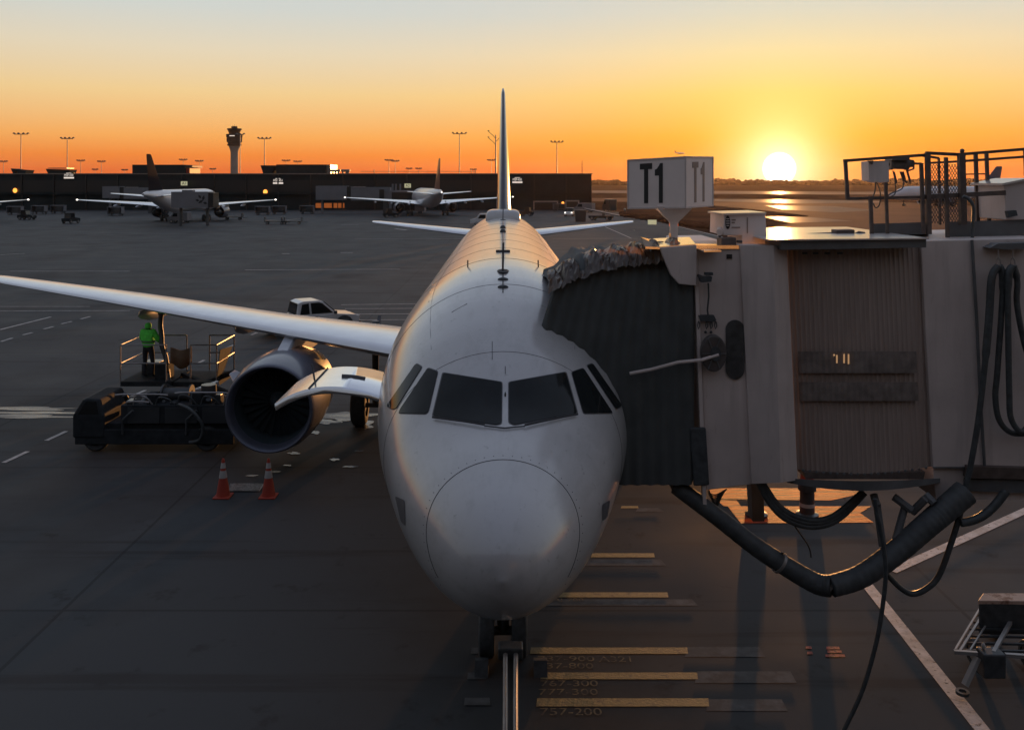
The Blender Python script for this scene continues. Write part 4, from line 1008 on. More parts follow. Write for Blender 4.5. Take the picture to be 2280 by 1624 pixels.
for i in range(16):
    x = -10.6 + i*.2 + rr_.uniform(-.05,.05); z = 1.25 + rr_.uniform(.05,.3)
    if i % 3 == 0: hp(MB().cyl((x,24.25+rr_.uniform(0,.6),1.2),(x,24.3+rr_.uniform(0,.6),z),rr_.uniform(.04,.09),n=10), 'valve', 'dkmetal', smooth=True)
    elif i % 3 == 1: hp(MB().bx(x,x+rr_.uniform(.1,.25),24.2,24.5,1.25,z), 'control_unit', 'cardark' if i % 2 else 'truck', bevel=.015)
    else: hp(MB().tube(catmull([(x,24.15,1.25),(x+.1,24.12,z),(x+.35,24.14,z-.05),(x+.5,24.2,1.25)], 5), .022, 6), 'pipe', 'rail' if i % 4 == 2 else 'wiring', smooth=True)
for x in (-10.4,-8.7): hp(MB().tube([(x,24.0,.5),(x+.02,23.95,.9),(x+.3,23.95,1.15)], .035, 8), 'pipe', 'dkmetal', smooth=True)
# scissor arms
for y in (24.9, 26.4):
    hp(MB().bar((-10.4,y,.85),(-8.6,y+1.4,1.36),.16,.12), 'lift_arm', 'pylon' if y < 25 else 'truck')
    hp(MB().bar((-8.0,y,.9),(-10.2,y+1.4,1.3),.13,.1), 'lift_arm', 'truck')
PY0, PY1 = 26.9, 28.6
def Xp(px, Y=27.4): return (px-CX)/F*Y
def Zp(py, Y=27.4): return H-(py-HZ)/F*Y
pz = 1.26
hp(MB().bx(Xp(284),Xp(396),PY0,PY1,pz-.14,pz), 'platform', 'truck'); hp(MB().bx(Xp(396),Xp(495),PY0+.1,PY1,pz-.16,pz-.03), 'platform', 'truck')
def rl2(p, q_, r=.022): hp(MB().tube([p, q_], r, 6), 'railing', 'rail', smooth=True)
zt2 = 2.36
for px in (284, 384, 437, 494):
    for y in (PY0, PY1): rl2((Xp(px), y, pz), (Xp(px), y, zt2))
for y in (PY0, PY1):
    for z in (zt2, (zt2+pz)/2):
        rl2((Xp(284),y,z),(Xp(384),y,z)); rl2((Xp(437),y,z),(Xp(494),y,z))
for px in (284, 494):
    for z in (zt2, (zt2+pz)/2): rl2((Xp(px),PY0,z),(Xp(px),PY1,z))
cv = MB(); A_ = [Vector((Xp(388)+ (Xp(434)-Xp(388))*i/8, PY0+.2+.05*math.sin(i), zt2-.1-.09*math.sin(math.pi*i/8))) for i in range(9)]
B_ = [v + Vector((.0,.03*math.cos(v.x*7),-.52+.05*math.sin(v.x*9))) for v in A_]
cv.loft([A_, B_], False, False, False); o = hp(cv, 'canvas_sheet', 'brown', smooth=True); sd_ = o.modifiers.new('s','SOLIDIFY'); sd_.thickness = .02
hp(MB().bx(Xp(300),Xp(340),27.9,28.4,pz,pz+.38), 'tool_box', 'cardark', bevel=.02); hp(MB().bx(Xp(350),Xp(380),27.2,27.7,pz,pz+.45), 'tool_box', 'truck', bevel=.02)
hp(MB().prism([(Xp(494),PY0+.3,zt2-.2),(Xp(494),PY1-.2,zt2-.3),(Xp(470),PY1,pz),(Xp(494),PY0,pz)], (.02,0,0)), 'side_panel', 'truck')
hp(MB().tube(catmull([(Xp(360,27.8),27.8,Zp(692,27.8)),(Xp(360,27.8),27.7,Zp(720,27.8)),(Xp(357),27.5,Zp(748)),(Xp(361),27.4,Zp(770)),(Xp(369),27.4,Zp(795)),(Xp(376),27.3,Zp(825)),(Xp(388),27.0,1.1)], 6), .075, 10), 'fuel_hose', 'wiring', smooth=True)
hp(MB().cyl((Xp(360,27.8),27.8,Zp(700,27.8)),(Xp(360,27.8),27.8,Zp(684,27.8)),.11,n=14), 'hose_coupling', 'dkmetal', smooth=True)

def skin_obj(name, J, E, m, parent, lvl=2):
    keys = list(J); me = bpy.data.meshes.new(name)
    me.from_pydata([J[k][0] for k in keys], [(keys.index(a), keys.index(b)) for a, b in E], []); me.update()
    o = bpy.data.objects.new(name, me); col.objects.link(o); me.materials.append(m)
    mo = o.modifiers.new('skin', 'SKIN'); mo.use_smooth_shade = True
    for i, k in enumerate(keys):
        r_ = J[k][1]; r_ = r_ if isinstance(r_, tuple) else (r_, r_)
        me.skin_vertices[0].data[i].radius = r_
    me.skin_vertices[0].data[0].use_root = True
    s_ = o.modifiers.new('sub', 'SUBSURF'); s_.levels = lvl; s_.render_levels = lvl
    dg = bpy.context.evaluated_depsgraph_get(); me2 = bpy.data.meshes.new_from_object(o.evaluated_get(dg))
    o.modifiers.clear(); o.data = me2; me2.shade_smooth()
    if not me2.materials: me2.materials.append(m)
    o.parent = parent
    return o
wk = thing('person', 'worker in a green hooded jacket standing on the railed lift platform', 'person', (Xp(332,27.5),27.45,pz), R(-14))
BJ = {'pelvis':((0,0,.93),(.15,.11)),'waist':((0,0,1.08),(.14,.10)),'chest':((0,.01,1.32),(.17,.115)),'neck':((0,.01,1.50),.058),'skull':((0,.03,1.60),.085),'crownh':((0,.025,1.69),.075),
 'shl':((-.19,0,1.42),.065),'ell':((-.27,.08,1.17),.05),'wrl':((-.17,.28,1.06),.034),'pal':((-.14,.35,1.06),(.022,.038)),
 'shr':((.19,0,1.42),.065),'elr':((.28,.06,1.17),.05),'wrr':((.20,.28,1.09),.034),'par':((.17,.35,1.10),(.022,.038)),
 'hpl':((-.10,0,.90),.10),'knl':((-.12,.01,.50),.068),'anl':((-.13,-.02,.10),.05),'tol':((-.14,.13,.045),.045),
 'hpr':((.10,0,.90),.10),'knr':((.13,.03,.50),.068),'anr':((.14,.01,.10),.05),'tor':((.16,.16,.045),.045)}
BE = [('pelvis','waist'),('waist','chest'),('chest','neck'),('neck','skull'),('skull','crownh'),('chest','shl'),('shl','ell'),('ell','wrl'),('wrl','pal'),('chest','shr'),('shr','elr'),('elr','wrr'),('wrr','par'),('pelvis','hpl'),('hpl','knl'),('knl','anl'),('anl','tol'),('pelvis','hpr'),('hpr','knr'),('knr','anr'),('anr','tor')]
for sd, nm, pm in ((-1,'l',(-.14,.35,1.06)),(1,'r',(.17,.35,1.10))):
    for k, (dx, ln_) in enumerate(((-.03,.060),(-.01,.070),(.01,.066),(.03,.052))):
        a, b, c2 = f'f{nm}{k}a', f'f{nm}{k}b', f'f{nm}{k}c'
        x, y, z = pm
        BJ[a] = ((x+dx*.9, y+.035, z), .010); BJ[b] = ((x+dx, y+.035+ln_*.6, z-.012), .009); BJ[c2] = ((x+dx, y+.035+ln_*.8, z-.035), .008)
        BE += [('pa'+nm, a), (a, b), (b, c2)]
    BJ[f't{nm}a'] = ((x-sd*.04, y+.0, z-.01), .011); BJ[f't{nm}b'] = ((x-sd*.055, y+.04, z-.02), .009)
    BE += [('pa'+nm, f't{nm}a'), (f't{nm}a', f't{nm}b')]
body = skin_obj('body', BJ, BE, M['trouser'], wk)
body.data.materials.append(M['skin'])
for p in body.data.polygons:
    c = p.center
    if c.z > 1.52 or (c.y > .26 and c.z > 1.0): p.material_index = 1
JJ = {'hem':((0,0,.90),(.20,.15)),'waist':((0,0,1.06),(.20,.145)),'chest':((0,0,1.32),(.22,.155)),'collar':((0,.0,1.47),(.11,.10)),
 'shl':((-.20,0,1.41),.09),'ell':((-.29,.07,1.16),.078),'cul':((-.19,.25,1.06),.058),'shr':((.20,0,1.41),.09),'elr':((.30,.05,1.16),.078),'cur':((.21,.25,1.09),.058)}
jk = skin_obj('jacket', JJ, [('hem','waist'),('waist','chest'),('chest','collar'),('chest','shl'),('shl','ell'),('ell','cul'),('chest','shr'),('shr','elr'),('elr','cur')], M['hivis'], wk)
hd3 = skin_obj('hood', {'b':((0,-.015,1.48),(.10,.10)),'m':((0,-.005,1.59),(.112,.118)),'t':((0,.0,1.69),(.085,.09))}, [('b','m'),('m','t')], M['hivis'], jk)
M2 = MB()
M2.lathe((0,0,1.10), (0,0,1), [(0,.001),(0,.215),(.045,.215),(.045,.001)], 28)
for v in M2.v: v.y *= .78
M2.build('reflective_band', M['stripe'], jk, True)
# ------------------------------------------------------------------ pickup beyond the wing
def pickup(label, loc, rz, kk=1.0):
    t = thing('pickup_truck', label, 'pickup truck', loc, rz)          # +x is forward
    W = .82
    prof = [(-2.5,.42),(-2.5,.98),(-.85,1.0),(-.80,1.02),(1.0,1.02),(1.2,1.0),(2.15,.90),(2.32,.80),(2.36,.45),(1.85,.40)]
    MB().loft([[(x*kk, y*kk, z*kk) for x, z in prof] for y in (-W,-W+.06,W-.06,W)]).build('body', M['carwhite'], t, bevel=.03)
    cabp = [(-.92,1.0),(-.80,1.62),(-.55,1.70),(.25,1.70),(.45,1.64),(1.15,1.02)]
    cb_ = MB().loft([[(x*kk, y*kk*(1 if z < 1.2 else .9), z*kk) for x, z in cabp] for y in (-.76,.76)]).build('cab', M['carwhite'], t, bevel=.04)
    for sd in (-1, 1):
        for a in ([(-.72,1.07),(-.62,1.56),(-.28,1.60),(-.24,1.07)], [(-.14,1.07),(-.18,1.60),(.24,1.61),(.42,1.55),(.95,1.07)]):
            pts = [(x*kk, sd*kk*(.775 - .076*(z-1.0)/.7*1.0), z*kk) for x, z in a]
            MB().prism(pts, (0, sd*.012, 0)).build('side_window', M['glass'], cb_)
        MB().bx(.95*kk,1.1*kk,sd*.80-.08+sd*.09,sd*.80+.08+sd*.09,1.02*kk,1.18*kk).build('mirror', M['black'], t, bevel=.03)
        for x in (-1.6, 1.5):
            o = wheel(t, (0,0,0), .37, .24); o.rotation_euler = (0,0,R(90)); o.location = (x*kk, sd*.74, .37)
            MB().lathe((x*kk, sd*(W-.02), .40), (0,sd,0), [(0,.01),(.03,.46),(.035,.46),(.036,.01)], 24).build('wheel_arch', M['black'], t, True)
        MB().bx(2.28*kk,2.37*kk,sd*.62-.13,sd*.62+.13,.64,.80).build('headlight', M['reflect'], t, bevel=.02)
        MB().bx(-2.53*kk,-2.49*kk,sd*.72-.06,sd*.72+.06,.62,.92).build('tail_light', M['redlamp'], t)
        MB().bx(.0,.14,sd*W-.012+sd*.006,sd*W+.012+sd*.006,.86,.90).build('handle', M['black'], t)
    MB().prism([(-.93*kk,-.66,1.06*kk),(-.93*kk,.66,1.06*kk),(-.815*kk,.60,1.60*kk),(-.815*kk,-.60,1.60*kk)], (-.015,0,0)).build('rear_window', M['glass'], cb_)
    MB().prism([(1.13*kk,-.68,1.06*kk),(1.13*kk,.68,1.06*kk),(.50*kk,.60,1.62*kk),(.50*kk,-.60,1.62*kk)], (.02,0,.02)).build('windscreen', M['glass'], cb_)
    MB().bx(-2.3*kk,-.98*kk,-.68,.68,.99*kk,1.012*kk).build('cargo_bed', M['black'], t)
    MB().bx(2.3*kk,2.42*kk,-.8,.8,.38,.55).build('bumper', M['cardark'], t, bevel=.03)
    return t
pickup('white pickup truck half hidden behind the airliner wing', (at(690,700,43).x, 43.0, 0), R(30), .95)
# ------------------------------------------------------------------ concourse across the apron
YC = 230.0
def cx_(px, Y=YC): return (px-CX)/F*Y
def cz_(py, Y=YC): return H-(py-HZ)/F*Y
cc = thing('concourse_building', 'long dark low concourse building running across the far side of the apron', 'building', (cx_(600), YC, 0))
def cp(mb, name, m, parent=None, **k): return gpart(cc, mb, name, M[m], parent, **k)
roofz = cz_(388)
XR = cx_(1317)
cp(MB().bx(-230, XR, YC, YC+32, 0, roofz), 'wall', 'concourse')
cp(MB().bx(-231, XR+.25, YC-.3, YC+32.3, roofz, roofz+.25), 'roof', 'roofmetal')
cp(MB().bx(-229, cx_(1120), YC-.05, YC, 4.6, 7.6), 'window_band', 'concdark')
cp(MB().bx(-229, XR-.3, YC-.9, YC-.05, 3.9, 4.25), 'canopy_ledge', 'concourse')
for i in range(30):
    x = -224 + i*8.2
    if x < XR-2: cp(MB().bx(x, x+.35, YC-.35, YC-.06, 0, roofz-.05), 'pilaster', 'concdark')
# loading bays at its right end
for x0, x1, y0, y1 in ((1190,1240,450,466),(1261,1287,448.5,466)):
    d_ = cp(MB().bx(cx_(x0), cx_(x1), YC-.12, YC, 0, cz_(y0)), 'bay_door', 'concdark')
    cp(MB().bx(cx_(x0)-.3, cx_(x1)+.3, YC-.5, YC-.13, cz_(y0), cz_(y0)+.35), 'lintel', 'rail', d_)
    for x in (cx_(x0)-.3, cx_(x1)): cp(MB().bx(x, x+.3, YC-.45, YC-.13, 0, cz_(y0)-.002), 'jamb', 'rail', d_)
for x0, x1 in ((703,717),(722,739),(743,751),(753,767)):
    cp(MB().bx(cx_(x0), cx_(x1), YC-.10, YC-.02, .5, cz_(452)), 'lit_bay', 'bayglow')
for px, py, r_ in ((36,424,.55),(592,427,.55),(1253,452,.35),(1262,434,.0),(917,452,.0)):
    if r_: cp(MB().ball((cx_(px), YC-.5, cz_(py)), r_, .3, r_*1.1), 'wall_lamp', 'lampglow', smooth=True)
# lit gate information boards
vs1 = {}
def board(px, py, txt):
    b = cp(MB().bx(cx_(px)-1.35, cx_(px)+1.35, YC-.30, YC-.12, cz_(py)-.75, cz_(py)+.85), 'information_board', 'concdark')
    t = MB()
    for s_, zz_, h_ in ((txt, cz_(py)-.05, .62),):
        vs, fs = text_mesh(s_, 1.0); x0 = min(v.x for v in vs); x1 = max(v.x for v in vs); y0 = min(v.y for v in vs); y1 = max(v.y for v in vs)
        t.add([Vector((cx_(px)-1.2+2.3*(v.x-x0)/(x1-x0), YC-.32, zz_+h_*(v.y-y0)/(y1-y0))) for v in vs], fs)
    t.bx(cx_(px)-.7, cx_(px)+.6, YC-.33, YC-.31, cz_(py)+.68, cz_(py)+.80); t.bx(cx_(px)-1.3, cx_(px)+1.3, YC-.33, YC-.31, cz_(py)-.62, cz_(py)-.25)
    cp(t, 'lit_text', 'screen', b)
for px, py, s_ in ((155,392,'MSP-430'),(620,404,'MSP-451'),(1152,402,'MSP-430')): board(px, py, s_)
def gate(px, py, s_):
    b = cp(MB().bx(cx_(px)-.8, cx_(px)+.8, YC-2.3, YC-2.1, cz_(py)-.55, cz_(py)+.5), 'gate_plate', 'gateyellow')
    cp(MB().bar((cx_(px), YC-2.2, cz_(py)), (cx_(px), YC-.1, cz_(py)), .12), 'arm', 'dkmetal', b)
    t = MB(); vs, fs = text_mesh(s_, 1.0); x0 = min(v.x for v in vs); x1 = max(v.x for v in vs)
    t.add([Vector((cx_(px)-.5+1.0*(v.x-x0)/(x1-x0), YC-2.32, cz_(py)-.36+v.y*1.0)) for v in vs], fs); cp(t, 'letters', 'signk', b)
gate(417, 408, 'A1'); gate(910, 413, 'A2')
# roof-top blocks
cp(MB().bx(cx_(280), cx_(398), YC+4, YC+14, roofz+.25, cz_(366)), 'roof_block', 'concourse')
cp(MB().bx(cx_(398), cx_(412), YC+5, YC+13, cz_(372), cz_(367.5)), 'roof_overhang', 'steel')
cp(MB().bx(cx_(399), cx_(407), YC+5, YC+13, roofz+.25, cz_(374)), 'roof_block', 'orange')
cp(MB().bx(cx_(606), cx_(718), YC+4, YC+14, roofz+.25, cz_(365.5)), 'roof_block', 'concourse')
cp(MB().bx(cx_(718)+.02, cx_(727), YC+5, YC+14, roofz+.25, cz_(365.8)), 'roof_block', 'roofmetal')
for x0, x1, y0, y1 in ((80,130,377,388),(0,6,376,388),(12,31,378,385)):
    cp(MB().prism([(cx_(x0), YC+6, roofz+.25), (cx_(x1)-.4, YC+6, roofz+.25), (cx_(x1), YC+6, cz_(y0)), (cx_(x0)-.6, YC+6, cz_(y0)+.2)], (0,4,0)), 'roof_plant', 'concourse')
cp(MB().bx(cx_(82), cx_(125), YC+5.5, YC+9.5, cz_(374.5), cz_(372.8)), 'roof_overhang', 'roofmetal')
for x in (731,737,744,754,762,766):
    cp(MB().lathe((cx_(x), YC+6, roofz+.2), (0,0,1), [(0,.25),(.5,.25),(.55,.5),(1.1,.5),(1.15,.2)], 14, False, True), 'vent_stack', 'roofmetal', smooth=True)
cp(MB().prism([(cx_(569), YC+7, roofz+.25), (cx_(590), YC+7, roofz+.25), (cx_(597), YC+7, cz_(367)), (cx_(563), YC+7, cz_(367))], (0,5,0)), 'roof_plant', 'concourse')
cp(MB().bx(cx_(590), cx_(606), YC+7.5, YC+10, cz_(378), cz_(369)), 'roof_plant', 'concourse')
for x0, x1 in ((800,1060),): cp(MB().tube([(cx_(x0), YC+2, roofz+.75), (cx_(x1), YC+2, roofz+.75)], .06, 6), 'roof_rail', 'roofmetal')
for x in (829, 1048, 1057, 1118): cp(MB().cyl((cx_(x), YC+3, roofz), (cx_(x), YC+3, roofz+1.3), .1), 'vent_pipe', 'roofmetal')
# ------------------------------------------------------------------ control tower
YT = 900.0
tw = thing('control_tower', 'tall concrete air traffic control tower rising behind the concourse roof', 'tower', (cx_(522, YT), YT, 0))
tz = lambda py: cz_(py, YT); u_ = YT/F
MB().lathe((0,0,0), (0,0,1), [(0,3.9),(tz(340),3.7),(tz(334),4.1),(tz(325),5.6)], 28).build('shaft', M['concrete'], tw, True)
MB().lathe((0,0,0), (0,0,1), [(tz(325),5.8),(tz(324),6.9),(tz(321),6.9),(tz(320.8),6.2),(tz(317),6.5),(tz(316.5),7.4),(tz(308),7.6),(tz(307.5),7.0),(tz(306.5),7.7),(tz(299),8.0),(tz(298.5),5.4)], 28, True, True).build('office_floors', M['concourse'], tw, 30)
MB().bx(-2.4,2.6,-8.2,-7.5,tz(304),tz(302.3)).build('lit_window', M['screen'], tw)
MB().lathe((0,0,0), (0,0,1), [(tz(298.4),5.3),(tz(296),5.4),(tz(289.5),6.6),(tz(289),6.7)], 20).build('cab_glass', M['concdark'], tw, 30)
MB().lathe((0,0,0), (0,0,1), [(tz(289),7.2),(tz(286.3),7.0),(tz(286),3.1),(tz(281.5),2.9),(tz(281),1.2)], 20, True, True).build('cab_roof', M['concourse'], tw, 30)
for x, z in ((0,277),(-1.6,279),(1.9,279.5)): MB().cyl((x,0,tz(282)),(x,0,tz(z)),.16).build('antenna', M['dkmetal'], tw)
# ------------------------------------------------------------------ apron flood-light masts
def mast(label, px, ytop, Y, arm=15, nl=4, hexr=.16, grp='tall flood-light masts behind the concourse'):
    t = thing('light_mast', label, 'light mast', (cx_(px,Y), Y, 0), 0, grp)
    zt_ = cz_(ytop, Y); hw = arm/F*Y
    MB().cyl((0,0,0), (0,0,zt_), hexr*1.25, hexr*.7, 10).build('mast', M['rail'], t, True)
    MB().cyl((-hw,0,zt_), (hw,0,zt_), hexr*.6, n=8).build('cross_arm', M['dkmetal'], t, True)
    for i in range(nl):
        x = -hw + 2*hw*i/(nl-1); sg = -1 if i < nl/2 else 1; k = Y/260
        MB().loft([[(x-.35*k,-.3,zt_+.12*k),(x+.35*k,-.3,zt_+.12*k),(x+.35*k,.3,zt_+.12*k),(x-.35*k,.3,zt_+.12*k)],[(x-.12*k+sg*.12*k,-.2,zt_+.50*k),(x+.12*k+sg*.12*k,-.2,zt_+.50*k),(x+.12*k+sg*.12*k,.2,zt_+.50*k),(x-.12*k+sg*.12*k,.2,zt_+.50*k)]]).build('lamp_head', M['dkmetal'], t)
    return t
mast('tallest light mast at the far left with pale lamp heads', 47, 299, 262, 15)
mast('light mast above the far left information board', 150, 309, 270, 13)
mast('slim light mast close beside the control tower, mostly in front of its right edge', 535, 300, 268, 8, 3)
mast('light mast between the control tower and the second roof block', 589, 309, 268, 13)
mast('light mast left of the airliner tail fin', 1023, 298, 262, 14)
mast('light mast right of the airliner tail fin', 1240, 317, 270, 12)
smalls = [(8,361,620),(180,359,640),(226,361,660),(278,380,900),(408,357,600),(444,360,640),(637,359,620),(663,361,640),(866,358,600),(880,360,640),(911,377,900),(932,377,900),(1094,358,620),(1054,379,900),(474,378,900),(212,379,900)]
places = ['at the left picture edge','first right of the second tall mast','second right of the second tall mast','just left of the first roof block, very short','over the right end of the first roof block','left of the control tower','left one over the second roof block','right one over the second roof block','left one of a close pair mid concourse','right one of a close pair mid concourse','left low one before the parked jet fin','right low one before the parked jet fin','just left of the airliner tail fin','low one left of the airliner tail fin','low one nearest the tower','low one between the left small masts']
for (px, y, Y), pl_ in zip(smalls, places): mast('small distant light mast ' + pl_, px, y, Y, 7 if Y < 800 else 5, 4, .22, 'small far light masts on the skyline')
am = thing('antenna_mast', 'antenna mast with two tiers of bent arms left of the tail fin', 'antenna', (cx_(1104,258), 258, 0))
MB().cyl((0,0,0),(0,0,cz_(300,258)),.26,.16,10).build('mast', M['rail'], am, True)
for zy, sd in ((304,-1),(318,-1),(311,1)):
    z_ = cz_(zy,258); MB().tube([(0,0,z_-.6),(sd*.9,0,z_+.4),(sd*1.9,0,z_+1.2),(sd*2.1,0,z_+1.6)], .08, 6).build('arm', M['dkmetal'], am, True)
    MB().bx(sd*2.1-.25,sd*2.1+.25,-.1,.1,z_+1.5,z_+1.75).build('antenna', M['dkmetal'], am)
rm = thing('radio_mast', 'thin striped radio mast near the right end of the concourse roof', 'mast', (cx_(1296,236), 236, roofz))
MB().cyl((0,0,0),(0,0,cz_(357,236)-roofz),.10,.05).build('mast', M['steel'], rm, True)
for i in range(3): MB().lathe((0,0,.9+i*.8),(0,0,1),[(0,.13),(.3,.12)],10,True,True).build('stripe', M['orange'], rm)
# ------------------------------------------------------------------ gate jet bridges of the concourse
def far_bridge(label, px0, px1, split, ytop, ybot, Y, cabpx=None):
    t = thing('jet_bridge', label, 'jet bridge', (cx_(px0,Y), Y, 0), 0, 'distant jet bridges at the concourse')
    b = cx_(px0,Y)
    def q(a): return cx_(a,Y)-b
    zt_, zb_ = cz_(ytop,Y), cz_(ybot,Y)
    MB().bx(q(px0),q(split),0,3.0,zb_,zt_).build('tunnel', M['gangway'], t)
    MB().bx(q(split)+.001,q(split+9),.2,2.8,zb_-.1,zt_-.1).build('tunnel_joint', M['concdark'], t)
    MB().bx(q(split+9)+.001,q(px1),.1,2.9,zb_-.15,zt_-.3).build('tunnel', M['gangway'], t)
    MB().bx(q(split+14),q(split+42),-.02,.1,zt_-.3,zt_-.12).build('roof_strip', M['rail'], t)
    MB().bx(q(px0+10),q(px0+14),1,1.5,0,zb_).build('support_column', M['gangway'], t)
    MB().bx(q(px1)-1.6,q(px1)-.4,.5,2.2,0,zb_-.16).build('wheel_column', M['dkmetal'], t)
    if cabpx:
        x0, x1, y0, y1 = cabpx
        MB().bx(q(x0),q(x1),-1.2,3.2,cz_(y1,Y),cz_(y0,Y)).build('cab', M['gangway'], t)
        MB().bx(q(x0)+.6,q(x1)-2.2,-1.24,-1.2,cz_(y1,Y)+.2,cz_(y0,Y)-.4).build('cab_window', M['concdark'], t)
        for x in (x0+5, x0+12, x0+22): MB().cyl((q(x),1,cz_(y0,Y)),(q(x),1,cz_(y0,Y)+1.5),.2).build('roof_unit', M['gangway'], t)
        MB().bx(q(px1)-2.4,q(px1)-1.3,.04,.1,zb_+.3,zt_-.8).build('door', M['concdark'], t)
    return t
far_bridge('grey two-part jet bridge at gate A1 behind the tilted tail', 228, 344, 266, 415, 441, 205)
far_bridge('grey jet bridge with a cab and dark door at gate A2', 703, 868, 772, 414, 445, 205, (868, 946, 424, 470))
# bird-marked gangway cab beside the A1 jet
cbx = thing('gangway_cab', 'grey gangway cab decorated with a dark leaf shape hiding the jet fuselage', 'gangway', (cx_(427,146),146,0))
MB().bx(cx_(381,146)-cx_(427,146),cx_(463,146)-cx_(427,146),0,3.2,cz_(463,146),cz_(427,146)).build('cabin', M['gangway'], cbx)
MB().bx(cx_(463,146)-cx_(427,146)+.002,cx_(474,146)-cx_(427,146),.2,3,cz_(462,146),cz_(429,146)).build('bellows', M['concdark'], cbx)
lf_ = MB()
for x, y, a, l_ in ((447,449,.6,1.0),(453,441,1.3,.9),(445,438,2.2,.7),(457,452,-.2,.7),(440,446,2.9,.6)):
    c = Vector((cx_(x,146)-cx_(427,146), -.03, cz_(y,146))); d = Vector((math.cos(a),0,math.sin(a))); n_ = Vector((-d.z,0,d.x))
    lf_.prism([c-d*l_*.5, c+n_*.22, c+d*l_*.6, c-n_*.22], (0,.025,0))
lf_.build('leaf_marking', M['concdark'], cbx)
MB().bx(cx_(400,146)-cx_(427,146),cx_(425,146)-cx_(427,146),1,2,cz_(427,146),cz_(423,146)).build('roof_unit', M['gangway'], cbx)
for x in (395, 455): MB().cyl((cx_(x,146)-cx_(427,146),1.6,0),(cx_(x,146)-cx_(427,146),1.6,cz_(463,146)),.25).build('support_leg', M['dkmetal'], cbx)
# ------------------------------------------------------------------ other airliners
M['hull2'] = mat('far_jet_paint', (.62,.62,.65), .4, var=.06, vscale=.6, coat=.5)
M['tail2'] = mat('far_jet_tail', (.022,.02,.024), .9, spec=.02)
M['tail3'] = mat('red_tail', (.12,.025,.02), .5, coat=.4)
M['tail4'] = mat('blue_tail', (.03,.05,.11), .5, coat=.4)
def face_away(px, Ytail, ang, dx=0):     # nose away from us; ang turns the nose to the right
    return (cx_(px, Ytail), Ytail)
def far_jet(label, px_center, Yc, ang, tailm, g='parked jets at the concourse', name='airliner'):
    # rotate so that +s (aft) points toward us; centre (s=20) sits at px_center
    rz = math.pi + ang; c, s_ = math.cos(rz), math.sin(rz)
    cxw = cx_(px_center, Yc)
    loc = (cxw - (-s_)*19.5, Yc - c*19.5, 0)
    return airliner(label, loc, rz, M['hull2'], tailm, False, group=g)
j2, _ = far_jet('jet parked at gate A1, dark tail tilted left, nose to the right', 405, 163, R(1), M['tail2'])
j3, _ = far_jet('jet at gate A2 seen from directly behind with a thin red tail', 955, 190, R(13), M['tail3'])
j1, _ = far_jet('jet mostly out of frame at left, only its wing tip showing', -145, 163, R(4), M['tail2'])
for sg in (-1, 1):
    MB().lathe((sg*1.99, 25.5, 4.0), (-sg,0,0), [(0,.0),(.02,.0)], 3)
dv = MB()
for sd in (-1, 1):
    dv.prism([(sd*1.99,26.0,3.9),(sd*1.98,25.0,4.9),(sd*1.98,24.4,4.9),(sd*1.99,25.2,3.6)], (sd*.02,0,0)); dv.prism([(sd*1.99,27.0,4.0),(sd*1.9,27.2,5.0),(sd*1.9,26.8,5.0),(sd*1.99,26.2,3.7)], (sd*.02,0,0))
dv.build('livery_marking', M['concdark'], j2)
for j in (j1, j2, j3):
    for sd in (-1, 1): MB().ball((sd*17.6,22.2,4.0), .17,.2,.13).build('wingtip_light', M['headlight'], j, True)
dg_ = MB().ball((0,37.55,5.18), .12); dg_.build('tail_light', M['headlight'], j3, True)
tj = airliner('white jet taxiing left far off behind the wire mesh platform', (cx_(1995,262)-2, 262, 0), R(-90)+R(8), M['hull2'], M['tail4'], False, group='jets on the airfield')[0]
fj = airliner('tiny dark airplane flying low over the horizon left of the sun', (cx_(1525,2600), 2600, cz_(341,2600)-4), R(115), M['hull2'], M['tail2'], False, group='jets on the airfield')[0]
# ------------------------------------------------------------------ apron vehicles
def obox(t, name, m, *a, **k): return MB().bx(*a).build(name, M[m], t, **k)
def wheels4(t, xs, y, r, wd=.2):
    for x in xs:
        for sd in (-1, 1):
            o = wheel(t, (0,0,0), r, wd); o.rotation_euler = (0,0,R(90)); o.location = (x, sd*y, r)
def dolly(label, px, py, rz=0):
    t = thing('baggage_dolly', label, 'dolly', G(px,py), rz, 'low dollies parked on the far apron')
    obox(t,'deck','cardark',-1.7,1.7,-.8,.8,.45,.60); wheels4(t,(-1.2,1.2),.7,.22,.14)
    for x in (-1.7,1.6): obox(t,'end_rail','dkmetal',x,x+.1,-.8,.8,.6,1.25)
    MB().bar((-1.3,-.5,.66),(1.3,.5,.9),.16,.06).build('roller_bar', M['rail'], t)
    MB().bar((1.7,0,.4),(2.6,0,.3),.08).build('tow_arm', M['dkmetal'], t)
    return t
def cart(label, px, py, rz=0, m='gangway'):
    t = thing('baggage_cart', label, 'cart', G(px,py), rz, 'covered carts along the concourse')
    obox(t,'deck','cardark',-1.5,1.5,-.75,.75,.42,.55); obox(t,'roof',m,-1.55,1.55,-.8,.8,1.75,1.85); obox(t,'back_panel',m,-1.5,1.5,.70,.75,.55,1.75)
    for x in (-1.5,1.44): obox(t,'end_panel',m,x,x+.06,-.75,.69,.55,1.75)
    obox(t,'curtain','cardark',-.2,1.2,-.76,-.70,.7,1.7); wheels4(t,(-1.1,1.1),.65,.2,.14)
    return t
